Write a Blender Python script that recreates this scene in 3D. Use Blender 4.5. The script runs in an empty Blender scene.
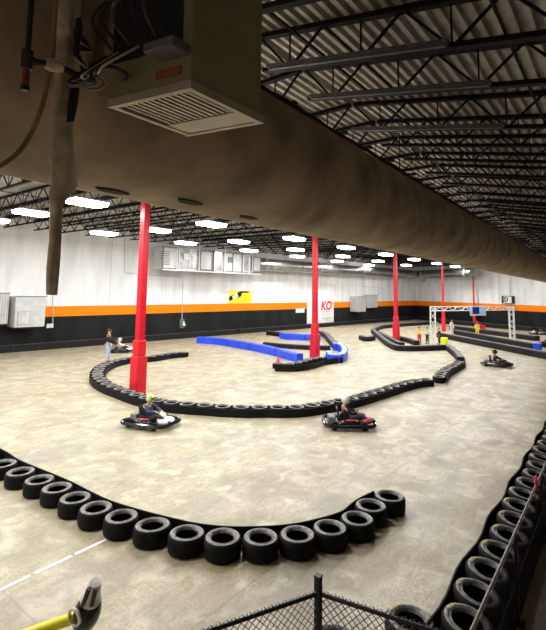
import bpy, bmesh, math, random
from math import sin, cos, radians, pi, hypot, atan2
from mathutils import Vector, Matrix
random.seed(7)
SC = bpy.context.scene
COL = SC.collection

# ------------------------------------------------------------------ camera
FP, CXP, CYP = 450.0, 273.0, 243.0
AZ, PITCH, ROLL, EYE = radians(37.6), radians(6), .014, 4.0
_f = Vector((cos(AZ)*cos(PITCH), sin(AZ)*cos(PITCH), sin(PITCH)))
_r0 = Vector((sin(AZ), -cos(AZ), 0)); _u0 = _r0.cross(_f)
_r = cos(ROLL)*_r0 + sin(ROLL)*_u0; _u = cos(ROLL)*_u0 - sin(ROLL)*_r0
CAMP = Vector((0, 0, EYE))
cd = bpy.data.cameras.new('camera'); cam = bpy.data.objects.new('camera', cd); COL.objects.link(cam)
m = Matrix((_r, _u, -_f)).transposed().to_4x4(); m.translation = CAMP
cam.matrix_world = m
cd.sensor_width = 36; cd.sensor_fit = 'AUTO'; cd.lens = FP/630*36
cd.shift_y = -(315-CYP)/630; cd.clip_start = .05; cd.clip_end = 300
SC.camera = cam

# ------------------------------------------------------------------ world, exposure
w = bpy.data.worlds.new('world'); SC.world = w; w.use_nodes = True
w.node_tree.nodes['Background'].inputs[0].default_value = (.75, .85, 1, 1)
w.node_tree.nodes['Background'].inputs[1].default_value = .02
SC.view_settings.view_transform = 'Standard'; SC.view_settings.look = 'None'
SC.view_settings.exposure = 0.0; SC.view_settings.gamma = 1
LAMP_W = 180.0          # power of one ceiling fixture
LAMP_COL = (1.0, .98, .94)

def ray(x, y): return _f + _r*((x-CXP)/FP) + _u*((CYP-y)/FP)
def at(x, y, z=0.0):
    """point of the horizontal plane z seen at a place of the photograph"""
    d = ray(x, y); return CAMP + d*((z-EYE)/d.z)
def at_y(x, y, Y):
    d = ray(x, y); return CAMP + d*(Y/d.y)
WA, WB = Vector((12.17, 30.41, 0)), Vector((67.5, 24.75, 0))
WDIR = (WB-WA).normalized(); WN = Vector((WDIR.y, -WDIR.x, 0))   # normal, into the hall
RB = Vector((57.0, 6.5, 0)); RDIR = (RB-WB).normalized(); RN = Vector((RDIR.y, -RDIR.x, 0))
if RN.x > 0: RN = -RN
def on_plane(x, y, A, N, off=0.0):
    d = ray(x, y); return CAMP + d*((N.dot(A-CAMP)+off)/N.dot(d))
def on_left(x, y, off=.02): return on_plane(x, y, WA, WN, off)
def on_right(x, y, off=.02): return on_plane(x, y, WB, RN, off)

# ------------------------------------------------------------------ materials
def mat(name, col, rough=.6, metal=0.0, noise=0.0, scale=5.0, bump=0.0, emis=None, estr=0.0, spec=.5, coord='Object'):
    M = bpy.data.materials.new(name); M.use_nodes = True
    nt = M.node_tree; b = nt.nodes['Principled BSDF']
    b.inputs['Base Color'].default_value = (*col, 1); b.inputs['Roughness'].default_value = rough
    b.inputs['Metallic'].default_value = metal; b.inputs['Specular IOR Level'].default_value = spec
    tc = nt.nodes.new('ShaderNodeTexCoord')
    n = nt.nodes.new('ShaderNodeTexNoise'); n.inputs['Scale'].default_value = scale; n.inputs['Detail'].default_value = 6
    nt.links.new(tc.outputs[coord], n.inputs['Vector'])
    if noise:
        cr = nt.nodes.new('ShaderNodeValToRGB')
        cr.color_ramp.elements[0].position = .3; cr.color_ramp.elements[1].position = .7
        cr.color_ramp.elements[0].color = (*[c*(1-noise) for c in col], 1)
        cr.color_ramp.elements[1].color = (*[min(1, c*(1+noise)) for c in col], 1)
        nt.links.new(n.outputs['Fac'], cr.inputs[0]); nt.links.new(cr.outputs[0], b.inputs['Base Color'])
    if bump:
        bp = nt.nodes.new('ShaderNodeBump'); bp.inputs['Strength'].default_value = bump; bp.inputs['Distance'].default_value = .02
        nt.links.new(n.outputs['Fac'], bp.inputs['Height']); nt.links.new(bp.outputs[0], b.inputs['Normal'])
    if emis:
        b.inputs['Emission Color'].default_value = (*emis, 1); b.inputs['Emission Strength'].default_value = estr
    return M

def N(nt, t, **kw):
    n = nt.nodes.new(t)
    for k, v in kw.items(): setattr(n, k, v)
    return n
def math_n(nt, op, a, b=None, c=None):
    n = N(nt, 'ShaderNodeMath', operation=op)
    for i, v in enumerate((a, b, c)):
        if v is None: continue
        if isinstance(v, (int, float)): n.inputs[i].default_value = v
        else: nt.links.new(v, n.inputs[i])
    return n.outputs[0]
def mix_c(nt, fac, a, b, mode='MIX'):
    n = N(nt, 'ShaderNodeMix', data_type='RGBA', blend_type=mode)
    for s, v in ((n.inputs[0], fac), (n.inputs[6], a), (n.inputs[7], b)):
        if isinstance(v, (int, float)): s.default_value = v
        elif isinstance(v, tuple): s.default_value = (*v, 1)
        else: nt.links.new(v, s)
    return n.outputs[2]
def ramp(nt, src, stops):
    c = N(nt, 'ShaderNodeValToRGB'); e = c.color_ramp.elements
    while len(e) < len(stops): e.new(.5)
    for q, (p, col) in zip(e, stops): q.position = p; q.color = (*col, 1) if isinstance(col, tuple) else (col, col, col, 1)
    nt.links.new(src, c.inputs[0]); return c.outputs[0]

def floor_mat():
    M = bpy.data.materials.new('polished_concrete'); M.use_nodes = True; nt = M.node_tree; b = nt.nodes['Principled BSDF']
    g = N(nt, 'ShaderNodeNewGeometry'); pos = g.outputs['Position']
    def noise(s, d=6, dist=0.0, vec=pos):
        n = N(nt, 'ShaderNodeTexNoise'); n.inputs['Scale'].default_value = s; n.inputs['Detail'].default_value = d
        n.inputs['Distortion'].default_value = dist; nt.links.new(vec, n.inputs['Vector']); return n.outputs['Fac']
    big = noise(.22, 5, .6); mid = noise(1.1, 8, .6); fine = noise(7, 8, .4); grit = noise(26, 5)
    c = mix_c(nt, ramp(nt, big, [(.32, 0.0), (.68, 1.0)]), (.39, .335, .19), (.54, .49, .35))
    c = mix_c(nt, ramp(nt, mid, [(.38, .85), (.58, 0.0)]), c, (.28, .24, .165))
    c = mix_c(nt, ramp(nt, fine, [(.40, .75), (.56, 0.0)]), c, (.36, .31, .21))
    c = mix_c(nt, ramp(nt, grit, [(.42, .6), (.55, 0.0)]), c, (.24, .205, .14))
    mp2 = N(nt, 'ShaderNodeMapping'); nt.links.new(pos, mp2.inputs[0]); mp2.inputs['Rotation'].default_value = (0, 0, -.9); mp2.inputs['Scale'].default_value = (1.0, 3.2, 1)
    scr = noise(3.4, 10, .5, mp2.outputs[0]); c = mix_c(nt, ramp(nt, scr, [(.38, .6), (.50, 0.0)]), c, (.26, .22, .15))
    pale = noise(2.1, 9, .4); c = mix_c(nt, ramp(nt, pale, [(.52, 0.0), (.66, .40)]), c, (.70, .66, .55))
    # rubber marks: long dark smears along the racing line
    mp = N(nt, 'ShaderNodeMapping'); nt.links.new(pos, mp.inputs[0]); mp.inputs['Rotation'].default_value = (0, 0, .75); mp.inputs['Scale'].default_value = (.16, .9, 1)
    sm = noise(1.0, 6, 1.0, mp.outputs[0])
    c = mix_c(nt, ramp(nt, sm, [(.50, 0.0), (.70, .6)]), c, (.20, .19, .165))
    sx = N(nt, 'ShaderNodeSeparateXYZ'); nt.links.new(pos, sx.inputs[0])
    def joint(o, off, per, wd):
        f = math_n(nt, 'FRACT', math_n(nt, 'DIVIDE', math_n(nt, 'ADD', o, -off+per*40+per/2), per))
        dd = math_n(nt, 'MULTIPLY', math_n(nt, 'ABSOLUTE', math_n(nt, 'SUBTRACT', f, .5)), per)
        return math_n(nt, 'LESS_THAN', dd, wd)
    wob = math_n(nt, 'MULTIPLY', math_n(nt, 'SUBTRACT', fine, .5), .03)
    jx = joint(math_n(nt, 'ADD', sx.outputs[0], wob), 9.97, 7.04, .013)
    jy = joint(math_n(nt, 'ADD', sx.outputs[1], wob), 4.23, 8.4, .013)
    j = math_n(nt, 'MAXIMUM', jx, jy)
    c = mix_c(nt, math_n(nt, 'MULTIPLY', j, .4), c, (.16, .14, .11))
    nt.links.new(c, b.inputs['Base Color'])
    b.inputs['Coat Weight'].default_value = .25; b.inputs['Coat Roughness'].default_value = .32
    r = ramp(nt, mid, [(.35, .60), (.65, .40)]); nt.links.new(r, b.inputs['Roughness'])
    bp = N(nt, 'ShaderNodeBump'); bp.inputs['Strength'].default_value = .32; bp.inputs['Distance'].default_value = .02
    nt.links.new(math_n(nt, 'ADD', math_n(nt, 'MULTIPLY', scr, 1.5), math_n(nt, 'MULTIPLY', mid, 2.0)), bp.inputs['Height']); nt.links.new(bp.outputs[0], b.inputs['Normal'])
    return M

def wall_mat():
    M = bpy.data.materials.new('painted_wall'); M.use_nodes = True; nt = M.node_tree; b = nt.nodes['Principled BSDF']
    g = N(nt, 'ShaderNodeNewGeometry'); pos = g.outputs['Position']
    sx = N(nt, 'ShaderNodeSeparateXYZ'); nt.links.new(pos, sx.inputs[0]); z = sx.outputs[2]
    n = N(nt, 'ShaderNodeTexNoise'); n.inputs['Scale'].default_value = .7; n.inputs['Detail'].default_value = 7
    mp = N(nt, 'ShaderNodeMapping'); nt.links.new(pos, mp.inputs[0]); mp.inputs['Scale'].default_value = (1.6, 1.6, .35); nt.links.new(mp.outputs[0], n.inputs[0])
    white = mix_c(nt, ramp(nt, n.outputs[0], [(.35, 1.0), (.6, 0.0)]), (.88, .90, .92), (.72, .75, .78))
    along = math_n(nt, 'ADD', sx.outputs[0], math_n(nt, 'MULTIPLY', sx.outputs[1], -.6))
    f = math_n(nt, 'FRACT', math_n(nt, 'DIVIDE', math_n(nt, 'ADD', along, 100), 4.6))
    seam = math_n(nt, 'LESS_THAN', f, .009)
    white = mix_c(nt, math_n(nt, 'MULTIPLY', seam, .6), white, (.4, .42, .44))
    c = mix_c(nt, math_n(nt, 'LESS_THAN', z, 2.73), white, (.93, .24, .004))
    dark = mix_c(nt, ramp(nt, n.outputs[0], [(.35, 0.0), (.7, 1.0)]), (.007, .008, .009), (.016, .018, .020))
    c = mix_c(nt, math_n(nt, 'LESS_THAN', z, 2.05), c, dark)
    nt.links.new(c, b.inputs['Base Color']); b.inputs['Roughness'].default_value = .75; b.inputs['Specular IOR Level'].default_value = .2
    return M

M_FLOOR = floor_mat(); M_WALL = wall_mat()
M_DECK = mat('galvanised_deck', (.42, .40, .36), .5, .25, .3, 3)
M_STEEL = mat('dark_joist_steel', (.008, .0075, .007), .6, 0, .3, 8, spec=.08)
M_STRUT = mat('grey_strut', (.10, .095, .085), .5, .4, .2, 8)
M_RED = mat('red_paint', (.60, .010, .028), .35, 0, .15, 4)
M_REDPAD = mat('red_pad_vinyl', (.66, .008, .024), .45, 0, .1, 3)
M_DUCT = mat('brown_duct_fabric', (.40, .315, .225), .85, 0, .38, 1.6, .15)
M_TAPE = mat('dark_seam', (.03, .026, .022), .8)
M_RUB = mat('tyre_rubber', (.007, .007, .0075), .6, 0, .5, 9, .2, spec=.12)
M_SIDE = mat('dusty_sheen_sidewall', (.17, .17, .16), .36, 0, .6, 14, .3)  # pale grey is dust plus the rubber's gloss reflection painted into the colour
M_BELT = mat('black_belt', (.007, .007, .0075), .6, 0, .4, 5, spec=.15)
M_BAR = mat('black_foam_barrier', (.011, .011, .012), .6, 0, .5, 4, spec=.2)
M_BARTOP = mat('lighter_barrier_top', (.06, .059, .055), .5, 0, .6, 5)  # top strip a lighter grey than the barrier body
M_BLUE = mat('blue_plastic', (.02, .07, .78), .4, 0, .2, 3)
M_GALV = mat('galvanised_sheet', (.36, .37, .385), .30, .9, .3, 2)
M_GREYBOX = mat('grey_painted_metal', (.52, .54, .55), .5, .1, .12, 3)
M_DGREY = mat('dark_grey_metal', (.16, .165, .17), .5, .3, .2, 4)
M_OLIVE = mat('olive_sheet_metal', (.33, .305, .17), .55, .1, .15, 2)
M_GRILLE = mat('pale_grille', (.50, .45, .36), .5, .2, .15, 5)
M_BLACK = mat('black_paint', (.012, .012, .013), .4, 0)
M_CLOTH = mat('beige_wrap_cloth', (.62, .53, .41), .9, 0, .35, 9, .8)
M_TARP = mat('yellowed_tarp', (.30, .22, .12), .85, 0, .4, 4, .5)
M_PIPE = mat('dark_iron_pipe', (.05, .035, .028), .5, .3, .4, 10)
M_RUSTRED = mat('dull_red_cap', (.28, .05, .035), .6, 0, .2, 10)
M_WHITE = mat('white_plastic', (.80, .80, .80), .45)
M_TRUSS = mat('white_truss', (.78, .80, .80), .4, .2)
M_CHROME = mat('bright_chrome', (.88, .88, .88), .22, .35)
M_YEL = mat('yellow_paint', (.92, .82, .01), .35)
M_NAVY = mat('navy', (.015, .025, .17), .5)
M_LBLUE = mat('light_blue_panel', (.45, .62, .85), .5)
M_SKIN = mat('skin', (.55, .33, .24), .6)
M_HAIR = mat('dark_hair', (.02, .015, .012), .7)
M_JEANS = mat('faded_jeans', (.42, .50, .62), .85, 0, .3, 8)
M_BSHIRT = mat('black_cotton', (.012, .012, .014), .85)
M_NSUIT = mat('dark_blue_jacket', (.03, .045, .10), .75, 0, .2, 6)
M_RSHIRT = mat('red_cloth', (.65, .03, .03), .8)
M_YSHIRT = mat('yellow_vest', (.88, .68, .03), .8)
M_GSHIRT = mat('pale_grey_cloth', (.62, .64, .64), .85)
M_TROU = mat('dark_trousers', (.03, .03, .035), .85)
M_VISOR = mat('dark_visor', (.01, .01, .012), .12)
M_LENS = mat('lamp_diffuser', (1, 1, 1), .5, emis=(1.0, .98, .93), estr=22.0)
M_LETTER = mat('yellow_tyre_lettering', (.75, .66, .30), .6)
M_BRICKOR = mat('orange_label', (.32, .09, .02), .6)
M_GREENL = mat('green_indicator', (.05, .6, .2), .4, emis=(.2, 1, .5), estr=2.0)
M_LINE = mat('white_line_paint', (.82, .82, .78), .5, 0, .15, 12)
def screen_mat():
    M = mat('black_mesh_fabric', (.012, .012, .012), .8); nt = M.node_tree
    out = nt.nodes['Material Output']; b = nt.nodes['Principled BSDF']
    t = nt.nodes.new('ShaderNodeBsdfTransparent'); mx = nt.nodes.new('ShaderNodeMixShader'); mx.inputs[0].default_value = .62
    nt.links.new(t.outputs[0], mx.inputs[1]); nt.links.new(b.outputs[0], mx.inputs[2]); nt.links.new(mx.outputs[0], out.inputs[0])
    return M
M_SCREEN = screen_mat()

# ------------------------------------------------------------------ mesh helpers
class MB:
    def __init__(s): s.v = []; s.f = []; s.mi = []; s.mats = []
    def _m(s, mt):
        if mt is None: return 0
        if mt not in s.mats: s.mats.append(mt)
        return s.mats.index(mt)
    def add(s, vs, fs, mt=None):
        o = len(s.v); s.v += [tuple(v) for v in vs]; k = s._m(mt)
        for f in fs: s.f.append(tuple(i+o for i in f)); s.mi.append(k)
    def box(s, c, d, rot=None, mt=None, taper=1.0):
        hx, hy, hz = d[0]/2, d[1]/2, d[2]/2
        vs = [Vector((x*hx*(taper if z > 0 else 1), y*hy*(taper if z > 0 else 1), z*hz)) for z in (-1, 1) for x, y in ((-1, -1), (1, -1), (1, 1), (-1, 1))]
        if rot is not None:
            R = rot if not isinstance(rot, (int, float)) else Matrix.Rotation(rot, 3, 'Z'); vs = [R@v for v in vs]
        s.add([v+Vector(c) for v in vs], [(0, 3, 2, 1), (4, 5, 6, 7), (0, 1, 5, 4), (1, 2, 6, 5), (2, 3, 7, 6), (3, 0, 4, 7)], mt)
    def bar(s, a, b, w, h=None, mt=None):
        a, b = Vector(a), Vector(b); h = h or w; d = (b-a)
        if d.length < 1e-6: return
        z = d.normalized(); up = Vector((0, 0, 1)) if abs(z.z) < .95 else Vector((1, 0, 0))
        x = z.cross(up).normalized(); y = x.cross(z)
        vs = [p + x*sx*w/2 + y*sy*h/2 for p in (a, b) for sx, sy in ((-1, -1), (1, -1), (1, 1), (-1, 1))]
        s.add(vs, [(0, 1, 2, 3), (4, 7, 6, 5), (0, 4, 5, 1), (1, 5, 6, 2), (2, 6, 7, 3), (3, 7, 4, 0)], mt)
    def tube(s, pts, r, n=10, mt=None, caps=True):
        pts = [Vector(p) for p in pts]; rs = r if isinstance(r, (list, tuple)) else [r]*len(pts)
        x = None; rings = []
        for i, p in enumerate(pts):
            t = (pts[min(i+1, len(pts)-1)]-pts[max(i-1, 0)]).normalized()
            if x is None:
                up = Vector((0, 0, 1)) if abs(t.z) < .9 else Vector((1, 0, 0)); x = t.cross(up).normalized()
            else: x = (x - t*x.dot(t)).normalized()
            y = t.cross(x)
            rings.append([p + (x*cos(2*pi*k/n)+y*sin(2*pi*k/n))*rs[i] for k in range(n)])
        vs = [v for rg in rings for v in rg]; fs = []
        for i in range(len(pts)-1):
            for k in range(n): fs.append((i*n+k, i*n+(k+1) % n, (i+1)*n+(k+1) % n, (i+1)*n+k))
        if caps: fs.append(tuple(range(n-1, -1, -1))); fs.append(tuple((len(pts)-1)*n+k for k in range(n)))
        s.add(vs, fs, mt)
    def lathe(s, prof, n=28, c=(0, 0, 0), mt=None, closed=False, R=None):
        vs = []; fs = []; L = len(prof)
        for k in range(n):
            a = 2*pi*k/n
            for (r, z) in prof:
                v = Vector((r*cos(a), r*sin(a), z))
                if R is not None: v = R@v
                vs.append(v+Vector(c))
        for k in range(n):
            for i in range(L if closed else L-1):
                j = (i+1) % L; q = ((k+1) % n)*L
                fs.append((k*L+i, q+i, q+j, k*L+j))
        s.add(vs, fs, mt)
    def ball(s, c, r, mt=None, n=14, R=None):
        if isinstance(r, (int, float)): r = (r, r, r)
        vs = []; fs = []; h = n//2
        for i in range(h+1):
            t = pi*i/h
            for k in range(n):
                a = 2*pi*k/n; v = Vector((r[0]*sin(t)*cos(a), r[1]*sin(t)*sin(a), r[2]*cos(t)))
                if R is not None: v = R@v
                vs.append(v+Vector(c))
        for i in range(h):
            for k in range(n): fs.append((i*n+k, (i+1)*n+k, (i+1)*n+(k+1) % n, i*n+(k+1) % n))
        s.add(vs, fs, mt)
    def build(s, name, mt=None, parent=None, smooth=35, bevel=0.0):
        me = bpy.data.meshes.new(name); me.from_pydata(s.v, [], s.f)
        bm = bmesh.new(); bm.from_mesh(me); bmesh.ops.remove_doubles(bm, verts=bm.verts, dist=1e-5)
        bm.to_mesh(me); bm.free()
        if s.mats and len(me.polygons) == len(s.mi):
            me.polygons.foreach_set('material_index', s.mi)
        for q in (s.mats or [mt]): me.materials.append(q)
        if smooth:
            me.polygons.foreach_set('use_smooth', [True]*len(me.polygons)); me.set_sharp_from_angle(angle=radians(smooth))
        o = bpy.data.objects.new(name, me); COL.objects.link(o)
        if bevel:
            b = o.modifiers.new('bevel', 'BEVEL'); b.width = bevel; b.segments = 2; b.limit_method = 'ANGLE'
        if parent is not None: o.parent = parent
        return o
def tag(o, label, cat, group=None, kind=None):
    if kind == 'structure': o['kind'] = kind; return o
    o['label'] = label; o['category'] = cat
    if group: o['group'] = group
    if kind: o['kind'] = kind
    return o
def empty(name, loc, rz=0.0, label=None, cat=None, group=None):
    o = bpy.data.objects.new(name, None); COL.objects.link(o); o.location = loc; o.rotation_euler = (0, 0, rz)
    o.empty_display_size = .2
    if label: tag(o, label, cat, group)
    return o
def copy_tree(o, parent=None):
    c = o.copy(); COL.objects.link(c)
    if parent is not None: c.parent = parent
    for ch in list(o.children): copy_tree(ch, c)
    return c
def text_mesh(s, size, mt, name, parent=None, shear=0.0, extrude=.004, arc=None, bold=0.0):
    cu = bpy.data.curves.new('tmp', 'FONT'); cu.body = s; cu.size = size; cu.shear = shear; cu.extrude = extrude
    cu.align_x = 'CENTER'; cu.align_y = 'CENTER'; cu.offset = bold
    t = bpy.data.objects.new('tmp', cu); COL.objects.link(t); bpy.context.view_layer.update()
    dg = bpy.context.evaluated_depsgraph_get(); me = bpy.data.meshes.new_from_object(t.evaluated_get(dg))
    bpy.data.objects.remove(t); bpy.data.curves.remove(cu)
    if arc:
        for v in me.vertices:
            a = pi/2 - v.co.x/arc; r = arc+v.co.y; v.co = Vector((r*cos(a), r*sin(a), v.co.z))
    me.materials.clear(); me.materials.append(mt); me.name = name
    o = bpy.data.objects.new(name, me); COL.objects.link(o)
    if parent is not None: o.parent = parent
    return o
ORD = ['first', 'second', 'third', 'fourth', 'fifth', 'sixth', 'seventh', 'eighth', 'ninth', 'tenth', 'eleventh', 'twelfth', 'thirteenth',
       'fourteenth', 'fifteenth', 'sixteenth', 'seventeenth', 'eighteenth', 'nineteenth']
def nth(i):
    if i < 20: return ORD[i-1]
    T = {2: ('twenty', 'twentieth'), 3: ('thirty', 'thirtieth'), 4: ('forty', 'fortieth'), 5: ('fifty', 'fiftieth'), 6: ('sixty', 'sixtieth'), 7: ('seventy', 'seventieth')}
    a, b = divmod(i, 10); return T[a][1] if b == 0 else T[a][0]+'-'+ORD[b-1]
def resample(pts, step):
    pts = [Vector(p) for p in pts]; out = [pts[0].copy()]; acc = 0.0
    for a, b in zip(pts, pts[1:]):
        L = (b-a).length; p = step-acc
        while p <= L: out.append(a+(b-a)*(p/L)); p += step
        acc = L-(p-step)
    return out
def smooth_path(pts, n=6):
    pts = [Vector(p) for p in pts]; out = []
    P = [pts[0]*2-pts[1]]+pts+[pts[-1]*2-pts[-2]]
    for i in range(1, len(P)-2):
        for k in range(n):
            t = k/n; a, b, c, d = P[i-1:i+3]
            out.append(.5*((2*b)+(c-a)*t+(2*a-5*b+4*c-d)*t*t+(3*b-a-3*c+d)*t**3))
    out.append(pts[-1]); return out
def offset_path(pts, d):
    out = []
    for i, p in enumerate(pts):
        t = (pts[min(i+1, len(pts)-1)]-pts[max(i-1, 0)]); t.z = 0; t.normalize()
        out.append(p+Vector((-t.y, t.x, 0))*d)
    return out

# ================================================================== STRUCTURE
ZD = 8.35                              # underside of the roof deck over the hall
fl = MB(); fl.box((35, 8, -.1), (84, 56, .2)); tag(fl.build('floor', M_FLOOR), '', '', kind='structure')
def wall_seg(name, a, b, n, h=9.0):
    a, b = Vector(a), Vector(b); q = MB(); o = n*-.3
    vs = [a, b, b+o, a+o]; vs = [v+Vector((0, 0, z)) for z in (0, h) for v in vs]
    q.add(vs, [(0, 3, 2, 1), (4, 5, 6, 7), (0, 1, 5, 4), (1, 2, 6, 5), (2, 3, 7, 6), (3, 0, 4, 7)])
    return tag(q.build(name, M_WALL, smooth=0), '', '', kind='structure')
WL0 = WA - WDIR*18.5
RE = WB + RDIR*46
wall_seg('wall_left', WL0, WB, WN); wall_seg('wall_back', WB, RE, RN)
wall_seg('wall_right', (-6.3, -13, 0), (RE.x, -13, 0), Vector((0, 1, 0)))
wall_seg('wall_front', (-6, -13, 0), (-6, WL0.y, 0), Vector((1, 0, 0)))

YR = 4.7; SL = .19                      # the roof drops towards the camera's right of this line
def deck(name, y0, y1, zf):
    q = MB(); pr = []; y = y0; p = .2
    while y < y1:
        for dy, dz in ((0, 0), (.02, .10), (.10, .10), (.12, 0)): pr.append((y+dy, zf(y+dy)+dz))
        y += p
    pr = [q_ for q_ in pr if q_[0] < y1]; pr.append((y1, zf(y1)))
    vs = [(x, a, b) for x in (-6, 76) for a, b in pr]; n = len(pr)
    vs += [(x, a, b+.12) for x in (-6, 76) for a, b in (pr[0], pr[-1])]
    fs = [(i, i+1, n+i+1, n+i) for i in range(n-1)]+[(2*n, 2*n+2, 2*n+3, 2*n+1)]
    q.add(vs, fs); return tag(q.build(name, M_DECK, smooth=0), '', '', kind='structure')
deck('ceiling', YR, 33, lambda y: ZD)
deck('ceiling_right', -13.2, YR, lambda y: ZD-(YR-y)*SL)

# painted line on the floor
q = MB()
for a, b in ((-2, 2.6), (2.7, 3.3), (3.36, 3.9), (3.96, 4.6)): q.box(((a+b)/2, 6.73, .002), (b-a, .06, .004))
tag(q.build('painted_floor_line', M_LINE, smooth=0), 'worn white stripe painted on the concrete running up to the front tire row', 'floor marking')

# ================================================================== ROOF JOISTS
def joist(name, x, y0, y1, zf, label, group):
    root = empty(name, (x, 0, 0), 0, label, 'roof joist', group)
    t = MB(); b = MB(); wv = MB()
    zt = lambda y: zf(y)-.05
    zb = lambda y: zf(y)-.68
    t.bar((0, y0, zt(y0)), (0, y1, zt(y1)), .12, .08)
    b.bar((0, y0+.1, zb(y0)), (0, y1-.1, zb(y1)), .11, .07)
    n = max(2, round((y1-y0)/1.25)); st = (y1-y0)/n
    for i in range(n):
        a = y0+i*st; mid = a+st/2; e = a+st
        wv.bar((0, a, zt(a)), (0, mid, zb(mid)), .035, .035); wv.bar((0, mid, zb(mid)), (0, e, zt(e)), .035, .035)
        wv.bar((0, mid, zb(mid)), (0, mid, zt(mid)), .022, .022)
    t.build('top_chord', M_STEEL, root, smooth=0); b.build('bottom_chord', M_STEEL, root, smooth=0); wv.build('web', M_STEEL, root, smooth=0)
XS = [.6, 2.3, 4.0, 5.6, 6.98, 9.05, 10.35, 11.8, 13.55, 15.2]
while XS[-1] < 62: XS.append(XS[-1]+1.72)
for i, x in enumerate(XS):
    yw = 30.41-(x-12.17)*.1023-.1
    joist('roof_joist', x, YR+.05, yw, lambda y: ZD, 'dark open-web roof joist over the track hall, %s from the camera end' % nth(i+1), 'roof joists over the track hall')
    y1 = -12.9
    xr = RB.x+(6.5-0)*-.6 if False else 0
    # keep inside the slanted end wall
    lim = WB.y + (x-WB.x)/RDIR.x*RDIR.y
    ya = max(y1, lim+.3)
    if ya < YR-2:
        joist('sloping_roof_joist', x, ya, YR-.05, lambda y: ZD-(YR-y)*SL, 'dark roof joist on the sloping right side of the duct, %s from the camera end' % nth(i+1), 'roof joists right of the duct')
# grey strip lights (off) tucked under the near joists at right
for k, (a, b, z) in enumerate((((268, 65), (448, 40), 7.55), ((310, 113), (492, 104), 7.5), ((352, 138), (505, 137), 7.5))):
    xk = XS[3+k]-.12
    def px(p):
        d = ray(*p); return CAMP + d*(xk/d.x)
    A_, B_ = px(a), px(b)
    A_.z = ZD-(YR-A_.y)*SL-.66; B_.z = ZD-(YR-B_.y)*SL-.66
    r_ = empty('strip_light', (A_+B_)/2, 0, 'unlit grey strip light fixed along the %s visible joist right of the duct' % nth(k+1), 'strip light', 'unlit strip lights on the joists')
    h = (A_-B_)/2; q = MB(); q.bar(h, -h, .10, .05); q.build('housing', M_STRUT, r_)
    q = MB(); q.bar(h*.98-Vector((0, 0, .04)), -h*.98-Vector((0, 0, .04)), .05, .035); q.build('tube_cover', M_STRUT, r_)
# bridging rods running along the hall between the joists
for k, y in enumerate((-5.5, -2.2, .9, 3.3)):
    q = MB(); z = ZD-(YR-y)*SL-.62; q.bar((-2, y, z), (50, y, z), .03, .03)
    tag(q.build('bridging_rod', M_STEEL, smooth=0), 'long thin steel rod bracing the joists right of the duct, %s from the duct' % nth(4-k), 'bracing rod', 'bracing rods under the roof')
for k, y in enumerate((8.5, 12, 19, 23)):
    q = MB(); z = ZD-.64; q.bar((-2, y, z), (54, y, z), .03, .03)
    tag(q.build('bridging_rod', M_STEEL, smooth=0), 'long thin steel rod bracing the joists over the track, %s from the duct' % nth(k+1), 'bracing rod', 'bracing rods under the roof')
# girder on the column line
g = empty('roof_beam', (0, 14.75, 7.56), 0, 'dark steel beam carried by the row of red columns under the joists', 'beam')
for nm_, z, w_, h_ in (('top_flange', .062, .2, .012), ('web', .034, .03, .05), ('bottom_flange', .006, .2, .012)):
    q = MB(); q.box((29, 0, z), (66, w_, h_)); q.build(nm_, M_STEEL, g, smooth=0)

# ================================================================== LAMPS
def make_lamp():
    r = empty('ceiling_lamp', (0, 0, 0))
    q = MB(); q.box((0, 0, .05), (1.36, .80, .09), taper=.85); q.build('housing', M_GREYBOX, r)
    q = MB(); q.box((0, 0, -.065), (1.30, .74, .14), taper=1.08); q.build('diffuser', M_LENS, r)  # glowing lens made deeper and wider to imitate the lamp's bloom
    for s in (-1, 1):
        q = MB(); q.bar((s*.5, 0, .09), (s*.5, 0, .95), .015); q.build('hanger', M_DGREY, r)
    L = bpy.data.lights.new('lamp_light', 'AREA'); L.shape = 'RECTANGLE'; L.size = 1.25; L.size_y = .42; L.energy = LAMP_W; L.color = LAMP_COL
    lo = bpy.data.objects.new('lamp_light', L); COL.objects.link(lo); lo.parent = r; lo.location = (0, 0, -.16)
    return r
lp = make_lamp(); first = True
rows = {24.3: [2.5, 8.9, 15.0, 21.4, 28.3, 35.4, 43.1, 51], 20.4: [-3.5, 2.9, 9.05, 15.84, 22.68, 29.47, 37.2, 45, 53], 16.1: [-3.5, 2.9, 9.16, 15.84, 23.1, 29.9, 37.1, 44, 51.1, 58],
        11.8: [-3.5, 3.2, 9.1, 15.8, 23, 30, 37, 44, 51], 7.6: [2.9, 9.1, 15.8, 23, 30, 37, 44, 51]}
nm = {24.3: 'nearest the left wall', 20.4: 'second from the left wall', 16.1: 'third from the left wall', 11.8: 'just past the big duct', 7.6: 'above the big duct', 3.6: 'right of the duct', -1.5: 'over the fence side'}
for y, xs in rows.items():
    for i, x in enumerate(xs):
        o = lp if first else copy_tree(lp); first = False
        yy = y - (.0 if y < 24 else (x-12)*0)
        z = 7.3 
        o.location = (x, yy, z)
        tag(o, 'ceiling lamp in the row %s, %s from the camera' % (nm[y], nth(i+1)), 'ceiling lamp', 'bright lamps hanging from the roof')

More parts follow.
